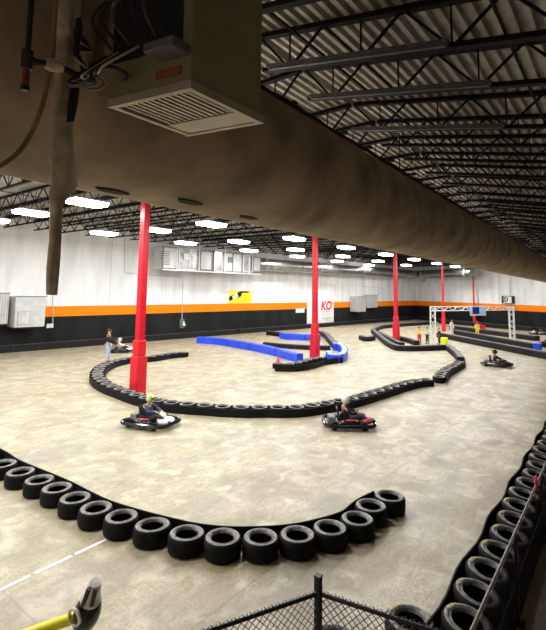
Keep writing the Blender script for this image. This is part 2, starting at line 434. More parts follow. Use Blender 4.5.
# ================================================================== RED COLUMNS
cx_ = [10.85, 23.42, 35.85, 48.4, 60.9]
desc = ['nearest red steel column with padded foot behind the near kart', 'red steel column rising from the small tire island by the blue barriers', 'red steel column inside the far track loop, third in line',
        'red steel column standing beside the left post of the white gantry', 'farthest red steel column, behind the blue gantry sign']
def col_obj(x, label):
    r = empty('steel_column', (x, 14.75, 0), 0, label, 'column', 'red columns in line')
    q = MB(); q.box((0, 0, 3.76), (.22, .22, 7.50))
    for s in (-1, 1): q.box((s*.12, 0, 3.76), (.025, .26, 7.50))
    q.build('shaft', M_RED, r, smooth=0)
    q = MB(); q.box((0, 0, 7.535), (.5, .4, .04)); q.build('cap_plate', M_STEEL, r, smooth=0)
    q = MB(); q.box((0, 0, .72), (.46, .46, 1.44)); q.build('lower_pad', M_REDPAD, r, bevel=.03)
    q = MB(); q.box((0, 0, 1.74), (.37, .37, .58)); q.build('upper_pad', M_REDPAD, r, bevel=.03)
    if x > 40: r.scale = (.72, .72, 1)
    return r
for x, d in zip(cx_, desc): col_obj(x, d)

# ================================================================== THE BIG BROWN DUCT
def duct_axis(x): return Vector((x, 3.5076+.02337*x, 5.628+.0015*x))
R0 = .80
root = empty('air_duct', duct_axis(0)*1.0, 0, 'huge brown fabric-wrapped air duct running the whole length of the hall overhead', 'air duct')
base = duct_axis(0)
q = MB(); pts = []; rs = []; x = -4.0
while x < 55:
    pts.append(duct_axis(x)-base); rs.append(R0+random.uniform(-.006, .006)); x += .45 if x < 15 else 1.5
q.tube(pts, rs, 40, caps=True); q.build('duct_body', M_DUCT, root, smooth=60)
q = MB()                                    # rough dark seam and lashing along the upper edge
ang = radians(143)
pp = []
for i in range(200):
    xx = -2+i*.27; a = duct_axis(xx)-base
    an = ang+random.uniform(-.02, .02)-radians(90)
    pp.append(a+Vector((0, -cos(an)*0-sin(radians(37))*(R0+.02), cos(radians(37))*(R0+.02+random.uniform(-.01, .02)))))
q.tube(pp, [.02+random.uniform(0, .018) for _ in pp], 6); q.build('top_seam', M_TAPE, root)
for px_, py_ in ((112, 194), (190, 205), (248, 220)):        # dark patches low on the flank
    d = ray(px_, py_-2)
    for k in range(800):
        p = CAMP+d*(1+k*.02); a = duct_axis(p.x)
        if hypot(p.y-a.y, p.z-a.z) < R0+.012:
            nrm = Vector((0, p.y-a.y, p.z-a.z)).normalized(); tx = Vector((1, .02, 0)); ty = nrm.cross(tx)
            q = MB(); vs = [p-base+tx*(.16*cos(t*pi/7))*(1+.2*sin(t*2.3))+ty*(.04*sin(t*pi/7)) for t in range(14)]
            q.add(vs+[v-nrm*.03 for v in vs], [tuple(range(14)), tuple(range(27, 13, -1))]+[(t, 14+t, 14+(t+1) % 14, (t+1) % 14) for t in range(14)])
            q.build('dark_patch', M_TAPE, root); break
for i in range(0, 8):
    xx = 3.2+i*6.2; a = duct_axis(xx)-base
    q = MB(); q.tube([a+Vector((0, 0, R0)), a+Vector((0, 0, 7.6-base.z))], .012, 6)
    q.build('hanger_rod', M_STEEL, root)

# ================================================================== HEATER UNIT (near, upper left)
HX0, HX1, HY0, HY1, HZ = 1.515, 2.125, 1.79, 2.36, 5.1
hr = empty('unit_heater', (1.82, 2.075, HZ), 0, 'olive sheet-metal heater unit hanging at the upper left with a slatted grille underneath', 'heater')
cxh, cyh = (HX0+HX1)/2, (HY0+HY1)/2; dx, dy = HX1-HX0, HY1-HY0
q = MB(); q.box((0, 0, .85+.03), (dx, dy, 1.7)); q.build('casing', M_OLIVE, hr, bevel=.012)
q = MB(); fr = .035
for s in (-1, 1): q.box((s*(dx/2-fr/2+.012), 0, 0), (fr, dy+.03, .05)); q.box((0, s*(dy/2-fr/2+.012), 0), (dx-.04, fr, .05))
q.box((dx*.30, 0, -.005), (dx*.30, dy-.05, .03)); q.build('grille_frame', M_GRILLE, hr, smooth=0)
q = MB(); n = 12
for i in range(n):
    yy = -dy/2+.06+(dy-.12)*i/(n-1); q.box((-dx*.16, yy, -.005), (dx*.60, .019, .02))
q.build('louver', M_GRILLE, hr, smooth=0)
q = MB(); q.box((-dx*.16, 0, .03), (dx*.6, dy-.06, .01)); q.build('dark_opening', M_BLACK, hr, smooth=0)
q = MB(); q.box((-dx/2-.006, -.14, .10), (.012, .17, .05)); q.build('orange_label', M_BRICKOR, hr, smooth=0)
# junction box on the left face
q = MB(); q.box((-dx/2-.065, -dy/2+.10, .20), (.13, .20, .055)); jb = q.build('junction_box', M_DGREY, hr, bevel=.006)
q = MB(); q.box((-dx/2-.004, .03, .52), (.01, dy*.9, .55)); q.build('side_recess', M_BLACK, hr, smooth=0)
def wire(pts, r, name, m_, parent=None, n=6): 
    q = MB(); q.tube(smooth_path(pts, 6), r, n); return q.build(name, m_, parent)
for k in range(7):
    y0 = -dy/2+.1+k*.065; x0 = -dx/2-.10
    z0 = .28
    wire([(x0, y0-.02, z0-.01), (x0-.04-.01*k, y0+.02, z0+.14), (x0-.05, y0+.05-.03*k, z0+.34), (x0+.02, y0+.12, z0+.55), (x0+.06, y0+.10, z0+1.0)], .008, 'cable', M_STRUT if k in (1, 4) else M_BLACK, hr)
for k in range(6):
    a = .12+.035*k
    wire([(-dx/2-.10, -.02+.05*k, .24), (-dx/2-.20-a*.3, .06+.04*k, .14-a*.4), (-dx/2-.18, .2+.02*k, .10), (-dx/2-.24, .3, .20+.03*k), (-dx/2-.1, .34, .30)], .007, 'cable', M_BLACK if k % 3 else M_GRILLE, hr)

for ch in hr.children:                       # the housing is racked slightly out of square
    if ch.type == 'MESH':
        for v in ch.data.vertices: v.co.x -= .19*v.co.y
# ---- gas pipe with tee at the far upper left
def pt(x, y, Y): return at_y(x, y, Y)
YP = 2.35
gr = empty('gas_pipe', pt(26, 60, YP), 0, 'dark gas pipe with tee and red-capped drip leg hanging at the upper left corner', 'pipe')
o_ = gr.location.copy()
q = MB(); a = pt(27, 60, YP); q.tube([a-o_, a-o_+Vector((0, 0, 1.9))], .014, 10); q.build('riser', M_BLACK, gr)
q = MB(); q.tube([a-o_+Vector((0, 0, .05)), a-o_-Vector((0, 0, .05))], .028, 12); q.tube([a-o_, (pt(34, 62, YP)-a)+a-o_], .026, 12); q.build('tee_fitting', M_PIPE, gr)
q = MB(); q.tube([a-o_-Vector((0, 0, .05)), a-o_-Vector((0, 0, .14))], .018, 10); q.build('drip_leg', M_RUSTRED, gr)
q = MB(); q.tube([a-o_-Vector((0, 0, .14)), a-o_-Vector((0, 0, .165))], .023, 10); q.build('end_cap', M_PIPE, gr)
q = MB(); b_ = pt(45, 63, YP); c_ = pt(62, 68, YP); e_ = pt(84, 78, YP)
q.tube([pt(34, 62, YP)-o_, b_-o_, c_-o_, e_-o_], .017, 10); q.build('branch_pipe', M_PIPE, gr)
q = MB(); q.tube([b_-o_, (b_*.6+c_*.4)-o_, c_-o_], [.026, .036, .026], 12); q.build('union_valve', M_CLOTH, gr)
q = MB(); v_ = pt(89, 78, YP); q.ball(v_-o_, (.045, .035, .035)); q.tube([v_-o_, v_-o_+Vector((.03, -.03, .07))], .02, 8); q.build('regulator', M_PIPE, gr)
for k in range(4):
    rr = .04+.012*k; c0 = v_-o_+Vector((-.01+.01*k, -.02, -.03))
    pts_ = [c0+_r*(rr*cos(t*pi/6))+_u*(rr*.55*sin(t*pi/6)) for t in range(13)]
    q = MB(); q.tube(pts_, .003, 5); q.build('wire_loop', M_GRILLE if k % 2 else M_BLACK, gr)
wire([e_-o_, pt(96, 74, 2.3)-o_, pt(104, 66, 2.25)-o_, pt(116, 68, 2.25)-o_, pt(126, 74, 2.2)-o_, Vector((HX0-.05, 2.25, 5.22))-o_], .012, 'flex_connector', M_PIPE, gr)
# curved flexible hose behind it
q = MB(); pts_ = smooth_path([pt(-30, 178, 2.58), pt(0, 166, 2.55), pt(22, 148, 2.5), pt(38, 118, 2.48), pt(47, 85, 2.45), pt(53, 45, 2.45), pt(56, 0, 2.45), pt(57, -60, 2.45)], 16)
q.tube(pts_, [.013+.002*(i % 2) for i in range(len(pts_))], 10)
tag(q.build('flexible_hose', M_TARP), 'ribbed dark hose curving down behind the gas pipe to the left edge', 'hose')
# hanging cloth wrap / tarp strips
def strip(name, rows_, Y, thick, m_, label, cat, wave=.02, rp=None):
    """soft hanging strip: rows of (y_px, xl, xr)"""
    q = MB(); K = 9; fr_ = []; bk = []
    for i, (y, xl, xr) in enumerate(rows_):
        for k in range(K+1):
            t = k/K; p = pt(xl+(xr-xl)*t, y, Y); bul = thick*(sin(pi*t)**.6 if 0 < t < 1 else 0)*.5
            wv = wave*sin(t*9+i*.9)*.5*sin(pi*t)
            fr_.append(p+Vector((0, -bul+wv, 0))); bk.append(p+Vector((0, bul+.006+wv*.3, 0)))
    n = len(fr_); W = K+1; fs = []
    for i in range(len(rows_)-1):
        for k in range(K):
            a = i*W+k; fs.append((a, a+1, a+W+1, a+W)); fs.append((n+a, n+a+W, n+a+W+1, n+a+1))
        for k in (0, K):
            a = i*W+k; f = (a, a+W, n+a+W, n+a); fs.append(f if k == 0 else f[::-1])
    L = (len(rows_)-1)*W
    for k in range(K): fs.append((k, n+k, n+k+1, k+1)); fs.append((L+k, L+k+1, n+L+k+1, n+L+k))
    q.add(fr_+bk, fs); o = q.build(name, m_, rp, smooth=50)
    if label: tag(o, label, cat)
    return o
rows_ = [(-60, 58, 80), (0, 59, 78), (30, 57, 78), (60, 56, 77), (90, 53, 74), (120, 50, 73), (150, 50, 74), (175, 51, 77), (186, 52, 79), (196, 50, 70), (206, 50, 62), (240, 50, 60.5), (258, 48, 60), (270, 47, 59.5), (290, 47, 57.5), (295, 47.5, 57)]
strip('hanging_wrap', rows_, 2.42, .075, M_CLOTH, 'long beige cloth wrap hanging down in front of the duct at left', 'cloth wrap')
strip('tarp', [(-60, 84, 116), (0, 82, 112), (25, 80, 110), (45, 82, 108), (62, 84, 104), (70, 88, 100)], 2.47, .05, M_TARP, 'yellowed crumpled tarp bundled between the cloth wrap and the heater', 'tarp', wave=.08)
strip('black_strap', [(18, 76, 81), (30, 76, 83), (34, 75, 81), (56, 73, 79)], 2.34, .02, M_BLACK, 'short black strap taped on the right edge of the cloth wrap', 'strap', wave=.0)
strip('black_strap', [(88, 70, 80), (104, 68, 78), (122, 67, 74)], 2.34, .02, M_BLACK, 'black strap end hanging below the gas pipe on the cloth wrap', 'strap', wave=.0)

# ================================================================== TYRES
TH_, TR = .27, .285
def tyre_obj(name='tire'):
    q = MB()
    h = TH_/2
    out = [(.170, h-.045), (.176, h-.014), (.186, h-.004), (.196, h-.010), (.204, h-.002), (.240, h), (.254, h-.006)]
    tread = [(.254, h-.006), (.276, h-.024), (TR, h-.06), (TR+.002, 0), (TR, -h+.07), (.280, -h+.035), (.262, -h+.012)]
    bot = [(.262, -h+.012), (.235, -h), (.20, -h+.002), (.185, -h+.012), (.175, -h+.035)]
    ins = [(.175, -h+.035), (.20, -h+.05), (.245, -.05), (.25, 0), (.245, .05), (.20, h-.06), (.170, h-.045)]
    for p, mt_ in ((out, M_SIDE), (tread, M_RUB), (bot, M_RUB), (ins, M_RUB)): q.lathe(p, 30, mt=mt_)
    q.lathe([(.215, h+.0005), (.218, h+.004), (.221, h+.0005)], 30, mt=M_SIDE)
    o = q.build(name, None, None, smooth=50); return o
tyre = tyre_obj(); used = [False]
def put_tyre(p, label, group, oval=None, dz=0.0, tilt=0.0, src=None):
    if src is not None: o = copy_tree(src)
    elif used[0]: o = tyre.copy(); COL.objects.link(o)
    else: o = tyre; used[0] = True
    s = 1+random.uniform(-.02, .02)
    o.location = (p[0], p[1], TH_/2+dz+abs(tilt)*.25); o.scale = (s, s, 1)
    o.rotation_euler = (tilt*random.choice((-1, 1)), tilt*.5, random.uniform(0, 6.28))
    if oval: o.scale = (s*oval[0], s*oval[1], 1); o.rotation_euler = (0, 0, oval[2])
    tag(o, label, 'tire', group); return o
# row A: the curved front row
PA = [(-52, 436), (-14, 452), (3, 463), (20.5, 471), (39.5, 479), (57, 487), (75.3, 497), (96, 507), (121.5, 515.5), (152.5, 524), (187, 532), (222.5, 536), (261.5, 536), (298.5, 533), (331, 526), (356.5, 517), (371, 505), (387.8, 496)]
ap = [at(x, y, TH_) for x, y in PA]
ap0 = ap; ap = [Vector((p.x, p.y, 0)) for p in ap0]
for _ in range(60):                         # keep neighbours from touching
    for a_, b_ in zip(ap, ap[1:]):
        d_ = b_-a_
        if d_.length < .572: k_ = (.572-d_.length)*.5; d_.normalize(); a_ -= d_*k_; b_ += d_*k_
for i, p in enumerate(ap):
    if i < 1: continue
    ov = None
    j = len(ap)-i
    if j == 9: ov = (.93, 1.05, .9)
    if j == 8: ov = (.96, 1.02, .6)
    put_tyre(p, 'worn black tire in the curved front row, %s from its right end' % nth(j), 'tires in the front row', ov)
def belt(name, path, h, label, thick=.02, m_=M_BELT, lift=0.0, cat='belt barrier'):
    q = MB(); a = offset_path(path, thick/2); b = offset_path(path, -thick/2); n = len(path)
    vs = [p.copy() for p in a]+[p.copy() for p in b]
    vs = [Vector((v.x, v.y, lift)) for v in vs]+[Vector((v.x, v.y, lift+h)) for v in vs]
    fs = []
    for i in range(n-1):
        fs += [(i, i+1, 2*n+i+1, 2*n+i), (n+i+1, n+i, 3*n+i, 3*n+i+1), (2*n+i, 2*n+i+1, 3*n+i+1, 3*n+i), (i+1, i, n+i, n+i+1)]
    fs += [(0, 2*n, 3*n, n), (n-1, 2*n-1, 4*n-1, 3*n-1)]
    q.add(vs, fs); o = q.build(name, m_, smooth=40); tag(o, label, cat); return o
pa = smooth_path([Vector((p.x, p.y, 0)) for p in ap0], 5)
side = offset_path(pa, .302)
belt('conveyor_belt', side, .265, 'black rubber belt bolted along the track side of the curved front tire row')

# row B: the long row curling round the near column
PB = [(184, 352), (168, 353.3), (152.5, 356), (130.5, 357.5), (113, 361), (102, 366), (97.6, 372), (98.7, 377), (104, 381.6), (112, 385.4), (122, 389), (138, 394.5), (158, 399.5), (173.4, 402), (190, 403.5), (208, 404.6), (227, 406), (249, 406.7), (265, 406.4), (282, 406.7), (300, 406), (315, 404), (328, 402), (345, 399), (358, 396), (371, 392), (385, 388), (398, 384), (409.5, 381), (420, 379.3), (429, 378.6)]
pb = smooth_path([Vector((p.x, p.y, 0)) for p in (at(x, y, TH_) for x, y in PB)], 5)
tb = resample(pb, .60)
for i, p in enumerate(tb):
    put_tyre(p, 'dusty tire in the curling middle row, %s from its left wall end' % nth(i+1), 'tires in the middle row', tilt=random.uniform(0, .03))
belt('conveyor_belt', offset_path(pb, -.312), .25, 'long black rubber belt wrapping the near side of the curling middle tire row')
pbo = offset_path(pb, .315)
belt('conveyor_belt', pbo, .22, 'thin black belt along the inner side of the curling middle tire row')
PC = [(433, 379.8), (437, 377), (440, 372.5), (445, 369), (452, 365.5), (459, 361.5)]
pc = [Vector((p.x, p.y, 0)) for p in (at(x, y, TH_) for x, y in PC)]
pc_ = smooth_path(pc, 5); tc_ = resample([pc_[0]+Vector((.45, -.1, 0))]+[p+Vector((.35, 0, 0)) for p in pc_[3:]], .58)
for i, p in enumerate(tc_):
    if i == 0: continue
    put_tyre(p, 'tire in the short jumbled stretch before the far loop, %s from its near end' % nth(i+1), 'tires in the jumbled stretch', tilt=.05)
belt('conveyor_belt', offset_path(smooth_path(tc_, 3), -.32), .30, 'black belt around the short jumbled tire stretch before the far loop')

# row C: straight row along the fence at right, with pale lettering
lt = tyre.copy(); COL.objects.link(lt); lt.data = tyre.data
le = text_mesh('ELEM', .068, M_LETTER, 'sidewall_lettering', lt, extrude=.002, arc=.226); le.location = (0, 0, TH_/2+.001)
nC = 0; x = 5.19
src = lt
while x < 17.5:
    y = 1.60+.03*sin(x*2.1)
    nC += 1
    o = lt if nC == 1 else copy_tree(lt)
    o.location = (x, y, TH_/2+.034); o.rotation_euler = (.11, .03, radians(-15)+random.uniform(-.2, .2)); o.scale = (1.0, 1.0, 1)
    tag(o, 'black tire in the straight row beside the fence, %s from the near end' % nth(nC), 'tire', 'tires along the fence')
    x += .588
pcx = [Vector((4.3, 1.93, 0))]+[Vector((4.6+i*.3, 1.93+.03*sin(i*1.06), 0)) for i in range(44)]
belt('conveyor_belt', pcx, .29, 'black rubber belt along the track side of the straight fence tire row')
belt('conveyor_belt', [Vector((4.3+i*.3, 1.285, 0)) for i in range(45)], .24, 'low black belt between the straight tire row and the fence posts')
for (xx, yy), d in (((410, 618), 'tire with pale lettering standing apart just left of the fence row'), ((334, 640), 'tire seen through the chain-link just right of the corner post'), ((284, 650), 'tire barely showing under the chain-link left of the corner post')):
    p = at(xx, yy, TH_); o = copy_tree(lt); o.location = (p.x, p.y, TH_/2); o.rotation_euler = (0, 0, radians(-20))
    tag(o, 'black '+d, 'tire', 'tires inside the chain-link corner')

# small island round the second column
PD = [(278, 363), (289, 363.3), (300, 361.5), (311, 358.5), (322, 357), (332, 356)]
pd = smooth_path([Vector((p.x, p.y, 0)) for p in (at(x, y, TH_) for x, y in PD)], 5)
td = resample(pd, .60)
for i, p in enumerate(td):
    if hypot(p.x-23.42, p.y-14.75) < .62: p = p+Vector((-.62, -.2, 0))
    put_tyre(p, 'black tire in the short island row at the second column, %s from its left end' % nth(i+1), 'tires at the second column')
belt('conveyor_belt', offset_path(pd, -.9), .30, 'black belt on the near side of the short island row at the second column')
p = at(277.5, 361, TH_)
q = MB(); q.lathe([(.001, .30), (.03, .29), (.12, .02), (.17, .02), (.17, 0), (.001, 0)], 16, (0, 0, 0)); c_o = q.build('marker_cone', mat('dull_red_cone', (.62, .10, .08), .6)); c_o.location = (td[0].x, td[0].y, TH_+.005)
tag(c_o, 'small dull red cone on the left end tire of the island at the second column', 'cone')

# ================================================================== FOAM BARRIERS
def barrier(pts, label, w_=.42, h=.36, name='barrier', body=M_BAR, top=M_BARTOP, seg=2.2, group=None, smoothn=5, gap=.03):
    path = smooth_path([Vector((p[0], p[1], 0)) for p in pts], smoothn) if smoothn else [Vector((p[0], p[1], 0)) for p in pts]
    c0 = path[0].copy()
    r = empty(name, c0, 0, label, 'track barrier', group)
    path = [p-c0 for p in path]
    def sweep(prof, mt_, nm_):
        q = MB(); n = len(path); L = len(prof)
        rings = []
        for o_, z in prof: rings.append(offset_path(path, o_))
        vs = [Vector((rings[k][i].x, rings[k][i].y, prof[k][1])) for i in range(n) for k in range(L)]
        fs = [(i*L+k, i*L+(k+1) % L, (i+1)*L+(k+1) % L, (i+1)*L+k) for i in range(n-1) for k in range(L)]
        fs += [tuple(range(L-1, -1, -1)), tuple((n-1)*L+k for k in range(L))]
        q.add(vs, fs); return q.build(nm_, mt_, r, smooth=40)
    a = w_/2
    sweep([(-a, 0), (-a, h-.05), (-a+.05, h-.01), (a-.05, h-.01), (a, h-.05), (a, 0)], body, 'body')
    sweep([(-a+.06, h-.02), (-a+.06, h+.006), (a-.06, h+.006), (a-.06, h-.02)], top, 'top_cover')
    # seams between sections
    q = MB(); acc = 0
    for i in range(1, len(path)):
        d = path[i]-path[i-1]; acc += d.length
        if acc > seg:
            acc = 0; t = d.normalized(); rot = atan2(t.y, t.x)
            q = MB(); q.box((path[i].x, path[i].y, h/2+.005), (.05, w_+.02, h+.012), rot=rot)
            q.build('section_joint', M_BLACK if body is not M_BLUE else M_NAVY, r, smooth=0)
    return r
F = lambda *ps: [at(x, y, .3) for x, y in ps]
barrier(F((461, 358), (458, 353.5), (450, 347), (446, 345.6), (424, 346.3), (404, 346.5), (396, 345.5), (388, 341.5), (380, 335.5), (373, 329.8)), 'black barrier curving round the near side of the far track loop', group='far track barriers')
barrier(F((373, 329.6), (380, 326.3), (390, 325), (404, 323.7), (418, 322.9), (434, 321.7)), 'black barrier along the back of the far track loop', group='far track barriers', w_=.4)
barrier(F((379, 332), (388, 336.5), (396, 341), (402, 343.3)), 'black inner barrier left of the third red column', group='far track barriers')
barrier(F((400, 337), (408, 338.5), (417, 341.5)), 'short black barrier between the third column and the yellow-vested person', group='far track barriers')
barrier(F((361, 336), (367, 337.5), (373, 336.5)), 'short black barrier lying alone left of the far loop', group='far track barriers')
LN = [((439, 333.8), (546, 353.8), (590, 362), 'nearest of the four straight black lane barriers under the gantry'),
      ((455, 331), (534, 345), None, 'second nearest straight black lane barrier under the gantry'),
      ((451, 326.5), (537, 337.5), None, 'third nearest straight black lane barrier under the gantry'),
      ((440, 320.9), (533, 328.4), None, 'farthest straight black lane barrier, along the back wall')]
for a, b, c, d in LN:
    ps = F(a, b) if c is None else F(a, b, c)
    a_, b_ = ps[0], ps[-1]; n = 6
    barrier([a_+(b_-a_)*k/n for k in range(n+1)], d, w_=.5, h=.42, group='straight lane barriers', smoothn=2)
# along the foot of the left wall
a_ = WA-WDIR*6+WN*.45; b_ = WB-WDIR*1.5+WN*.45
names = ['under the grey wall cabinets', 'behind the standing person', 'behind the blue barriers', 'towards the far corner']
cuts = [0, .22, .42, .68, 1.0]
for k in range(4):
    p0, p1 = a_+(b_-a_)*cuts[k], a_+(b_-a_)*(cuts[k+1]-.003)
    barrier([p0+(p1-p0)*j/8 for j in range(9)], 'low black barrier at the foot of the left wall %s' % names[k], w_=.5, h=.42, group='barriers along the left wall', smoothn=1)
a_ = WB+RDIR*1.2+RN*.6; b_ = WB+RDIR*27+RN*.6
barrier([a_+(b_-a_)*j/8 for j in range(9)], 'low black barrier at the foot of the back wall', w_=.5, h=.4, smoothn=1)
# blue ones
B_ = lambda *ps: [at(x, y, .45) for x, y in ps]
barrier(B_((198, 337), (218, 338.2), (238, 341), (262, 345), (282, 349.5), (300, 354)), 'long bright blue plastic barrier left of the second red column', .42, .47, body=M_BLUE, top=M_BLUE, seg=2.6, group='blue barriers')
barrier(B_((281, 333), (292, 334), (305, 334.6), (320, 334.6)), 'short blue plastic barrier behind the second red column', .42, .47, body=M_BLUE, top=M_BLUE, group='blue barriers')
bl = at(336.5, 354, .0)
arc_ = [at(x, y, .4) for x, y in ((333, 344), (340, 344.5), (344, 348.5), (343.5, 353), (338, 355.5), (331, 355), (329, 352))]
barrier(arc_, 'blue plastic barrier curled into a bend right of the second red column', .4, .47, body=M_BLUE, top=mat('pale_blue_top', (.25, .38, .85), .4, 0, .3, 6), group='blue barriers', seg=.9)
barrier(F((268, 331.5), (274, 332.3), (280, 333)), 'short black barrier butting the left end of the rear blue barrier', group='black barriers at the blue chicane')
barrier(F((264, 342), (282, 343.5), (305, 345), (330, 345.6)), 'thin black barrier passing behind the second red column', .34, .3, group='black barriers at the blue chicane')
barrier(F((321, 331.5), (327, 334.5), (331, 339), (336, 344)), 'grey-topped black barrier running down to the blue bend', .5, .36, group='black barriers at the blue chicane')

# ================================================================== FENCES
FY, FH = 1.2, 1.04
fr_ = empty('railing', (4.2, FY, 0), 0, 'black fence with a thin bright top rail along the right-hand tire row', 'fence')
q = MB(); q.tube([(-.9, 0, FH), (14, 0, FH)], .016, 10); q.build('top_rail', mat('highlight_grey_rail', (.45, .45, .45), .25, .8), fr_)  # bright highlight of the black rail put into its pale metal colour
for x in (6.57, 8.91, 11.25, 13.6, 15.9):
    q = MB(); q.tube([(x-4.2, 0, 0), (x-4.2, 0, FH)], .022, 8); q.box((x-4.2, 0, .008), (.14, .14, .016)); q.build('post', M_BLACK, fr_)
q = MB(); q.box((6.6, 0, .5), (15, .008, .96)); q.build('mesh_screen', M_SCREEN, fr_, smooth=0)
p = at_y(536, 480, FY)
q = MB(); q.box((0, 0, 0), (.10, .03, .17)); q.box((0, 0, .10), (.06, .03, .04)); rr_ = q.build('red_tag', mat('bright_red_tag', (.85, .02, .05), .5), smooth=0, bevel=.01)
rr_.location = (p.x, FY-.0, FH+.02); tag(rr_, 'small bright red tag clipped on the thin fence rail', 'tag')

CP = Vector((4.13, 2.55, 0)); E1 = Vector((2.3, 3.42, 0)); E2 = Vector((4.42, 1.12, 0))
cf = empty('chain_link_fence', CP, 0, 'black chain-link fence corner with a square post at the bottom of the view', 'fence')
q = MB(); q.box((0, 0, .58), (.06, .06, 1.16)); q.box((0, 0, 1.165), (.07, .07, .015)); q.build('corner_post', M_BLACK, cf, smooth=0)
for e, nm_ in ((E1-CP, 'left'), (E2-CP, 'right')):
    q = MB(); q.tube([Vector((0, 0, 1.0)), e+Vector((0, 0, 1.0))], .021, 10); q.build('top_rail', M_BLACK, cf)
    q = MB(); q.tube([e, e+Vector((0, 0, 1.03))], .026, 10); q.build('end_post', M_BLACK, cf)
    L = e.length; d = e.normalized(); q = MB(); s = .075; Hh = 1.03; n_ = d.cross(Vector((0, 0, 1)))
    k = -Hh
    while k < L:
        for sg in (1, -1):
            # wire through (k,0) going up at 45 degrees, or mirrored
            a0 = max(0, -k); a1 = min(Hh, L-k)
            if a1-a0 > .02:
                u0_, u1_ = k+a0, k+a1; z0_, z1_ = a0, a1
                if sg < 0: z0_, z1_ = Hh-z0_, Hh-z1_
                q.bar(d*u0_+Vector((0, 0, z0_+.01))+n_*.004*sg, d*u1_+Vector((0, 0, z1_+.01))+n_*.004*sg, .0065)
        k += s
    q.build('wire_mesh', mat('galvanised_wire', (.14, .135, .12), .5, .4), cf, smooth=0)

# ================================================================== YELLOW BOOM (bottom left)
a_ = at(76, 617, 1.0); b_ = at(30, 634, .84); dd = (b_-a_); end = a_+dd*(a_.z/(a_.z-b_.z))
bm_ = empty('signal_boom', a_, 0, 'yellow boom with a shiny black and chrome head at the lower left corner', 'boom')
q = MB(); q.tube([Vector((0, 0, 0)), end-a_+Vector((0, 0, .03))], .048, 12); q.build('yellow_pole', M_YEL, bm_)
hd = at(88, 609, 1.05)-a_; hu = (at(94, 588, 1.3)-at(86, 617, 1.0)).normalized(); R = hu.to_track_quat('Z', 'Y').to_matrix()
q = MB(); q.ball(hd+hu*-.045, (.128, .115, .20), n=20, R=R); q.build('head', M_VISOR, bm_)
q = MB(); q.lathe([(.001, .11), (.092, .10), (.098, .12), (.085, .15), (.07, .19), (.062, .27), (.05, .30), (.001, .305)], 20, hd, R=R); q.build('chrome_cap', M_CHROME, bm_)
q = MB(); q.lathe([(.06, -.015), (.08, -.01), (.08, .01), (.06, .015)], 18, hd-_r*.085-_f*.09, R=(-_f-_r*.5).to_track_quat('Z', 'Y').to_matrix(), closed=True); q.build('chrome_ring', M_CHROME, bm_)
for s_ in (-1, 1):
    q = MB(); q.bar(hd+_r*(.04*s_)-_f*.085+hu*.12, hd+_r*(.032*s_)-_f*.065+hu*.29, .028); q.build('dark_fin', M_BLACK, bm_)
q = MB(); q.tube([Vector((0, 0, 0)), hd+hu*-.06], .04, 10); q.build('clamp', M_CHROME, bm_)

# ================================================================== WALL FITTINGS (left wall)
WROT = atan2(WDIR.y, WDIR.x)
def wbox(q, x0, x1, y0, y1, depth, mt_=None, org=None, back=0.0):
    """box fixed on the left wall whose face covers a patch of it"""
    a = on_left(x0, y0, back+depth); b = on_left(x1, y1, back+depth); c = (a+b)/2-WN*(depth/2)
    L = abs((b-a).dot(WDIR)); h = abs(a.z-b.z)
    if org is not None: c = c-org
    q.box(c, (L, depth, h), rot=WROT, mt=mt_)
    return c, L, h
def cabinet(x0, x1, y0, y1, depth, label, panel=None):
    org = on_left((x0+x1)/2, y1, depth/2); r = empty('wall_cabinet', org, 0, label, 'wall cabinet', 'grey cabinets on the left wall')
    q = MB(); c, L, h = wbox(q, x0, x1, y0, y1, depth, org=org); q.build('body', M_GREYBOX, r, bevel=.03)
    q = MB(); q.box(c+WN*(depth/2+.01)+Vector((0, 0, h/2)), (L+.06, .08, .05), rot=WROT); q.build('top_lip', M_DGREY, r, smooth=0)
    if panel:
        q = MB(); f = c+WN*(depth/2+.012)-WDIR*(L*.2)-Vector((0, 0, h*.2)); q.box(f, (L*.38, .02, h*.4), rot=WROT); pn = q.build('access_panel', M_GREYBOX, r, bevel=.005)
        q = MB()
        for s in (-1, 1): q.box(f+WDIR*s*L*.195, (.02, .03, h*.41), rot=WROT); q.box(f+Vector((0, 0, s*h*.205)), (L*.39, .03, .02), rot=WROT)
        q.build('panel_gap', M_DGREY, r, smooth=0)
        q = MB(); q.ball(c+WN*(depth/2+.03)+WDIR*L*.33+Vector((0, 0, h*.05)), .05); q.build('latch', M_WHITE, r)
    q = MB()
    for k in range(12): q.box(c+WN*(depth/2+.008)+WDIR*(-L*.45+L*.9*k/11), (.012, .012, h*.94), rot=WROT)
    if not panel: q.build('ribs', M_DGREY, r, smooth=0)
    q = MB(); q.box(c-Vector((0, 0, h/2+.05))-WN*.05, (L*.9, depth*.8, .10), rot=WROT); q.build('under_tray', M_BLACK, r, smooth=0)
    return r
cabinet(-22, 7.5, 293, 324, .9, 'grey ribbed cabinet cut by the left edge of the view')
cabinet(16, 44.5, 296.5, 326.5, 1.3, 'square pale grey cabinet with an access panel near the hanging wrap', True)
cabinet(357.5, 366, 296.5, 311.5, 1.1, 'small pale grey cabinet mounted on the orange stripe near the third column', None)
cabinet(367, 377.5, 295, 307.5, .6, 'small ribbed grey box right beside the pale one on the orange stripe', None)
def conduit(pts, label, r=.03):
    q = MB(); P = [on_left(x, y, .05) for x, y in pts]; q.tube(P, r, 6); return tag(q.build('conduit', M_GREYBOX), label, 'conduit', 'conduits on the left wall')
conduit([(124.5, 236), (124.5, 273), (183, 277.5), (182, 319)], 'thin grey conduit stepping down the wall left of the hung air handler')
conduit([(52.5, 232), (52.8, 323)], 'straight conduit running down to the double outlet beside the grey cabinet')
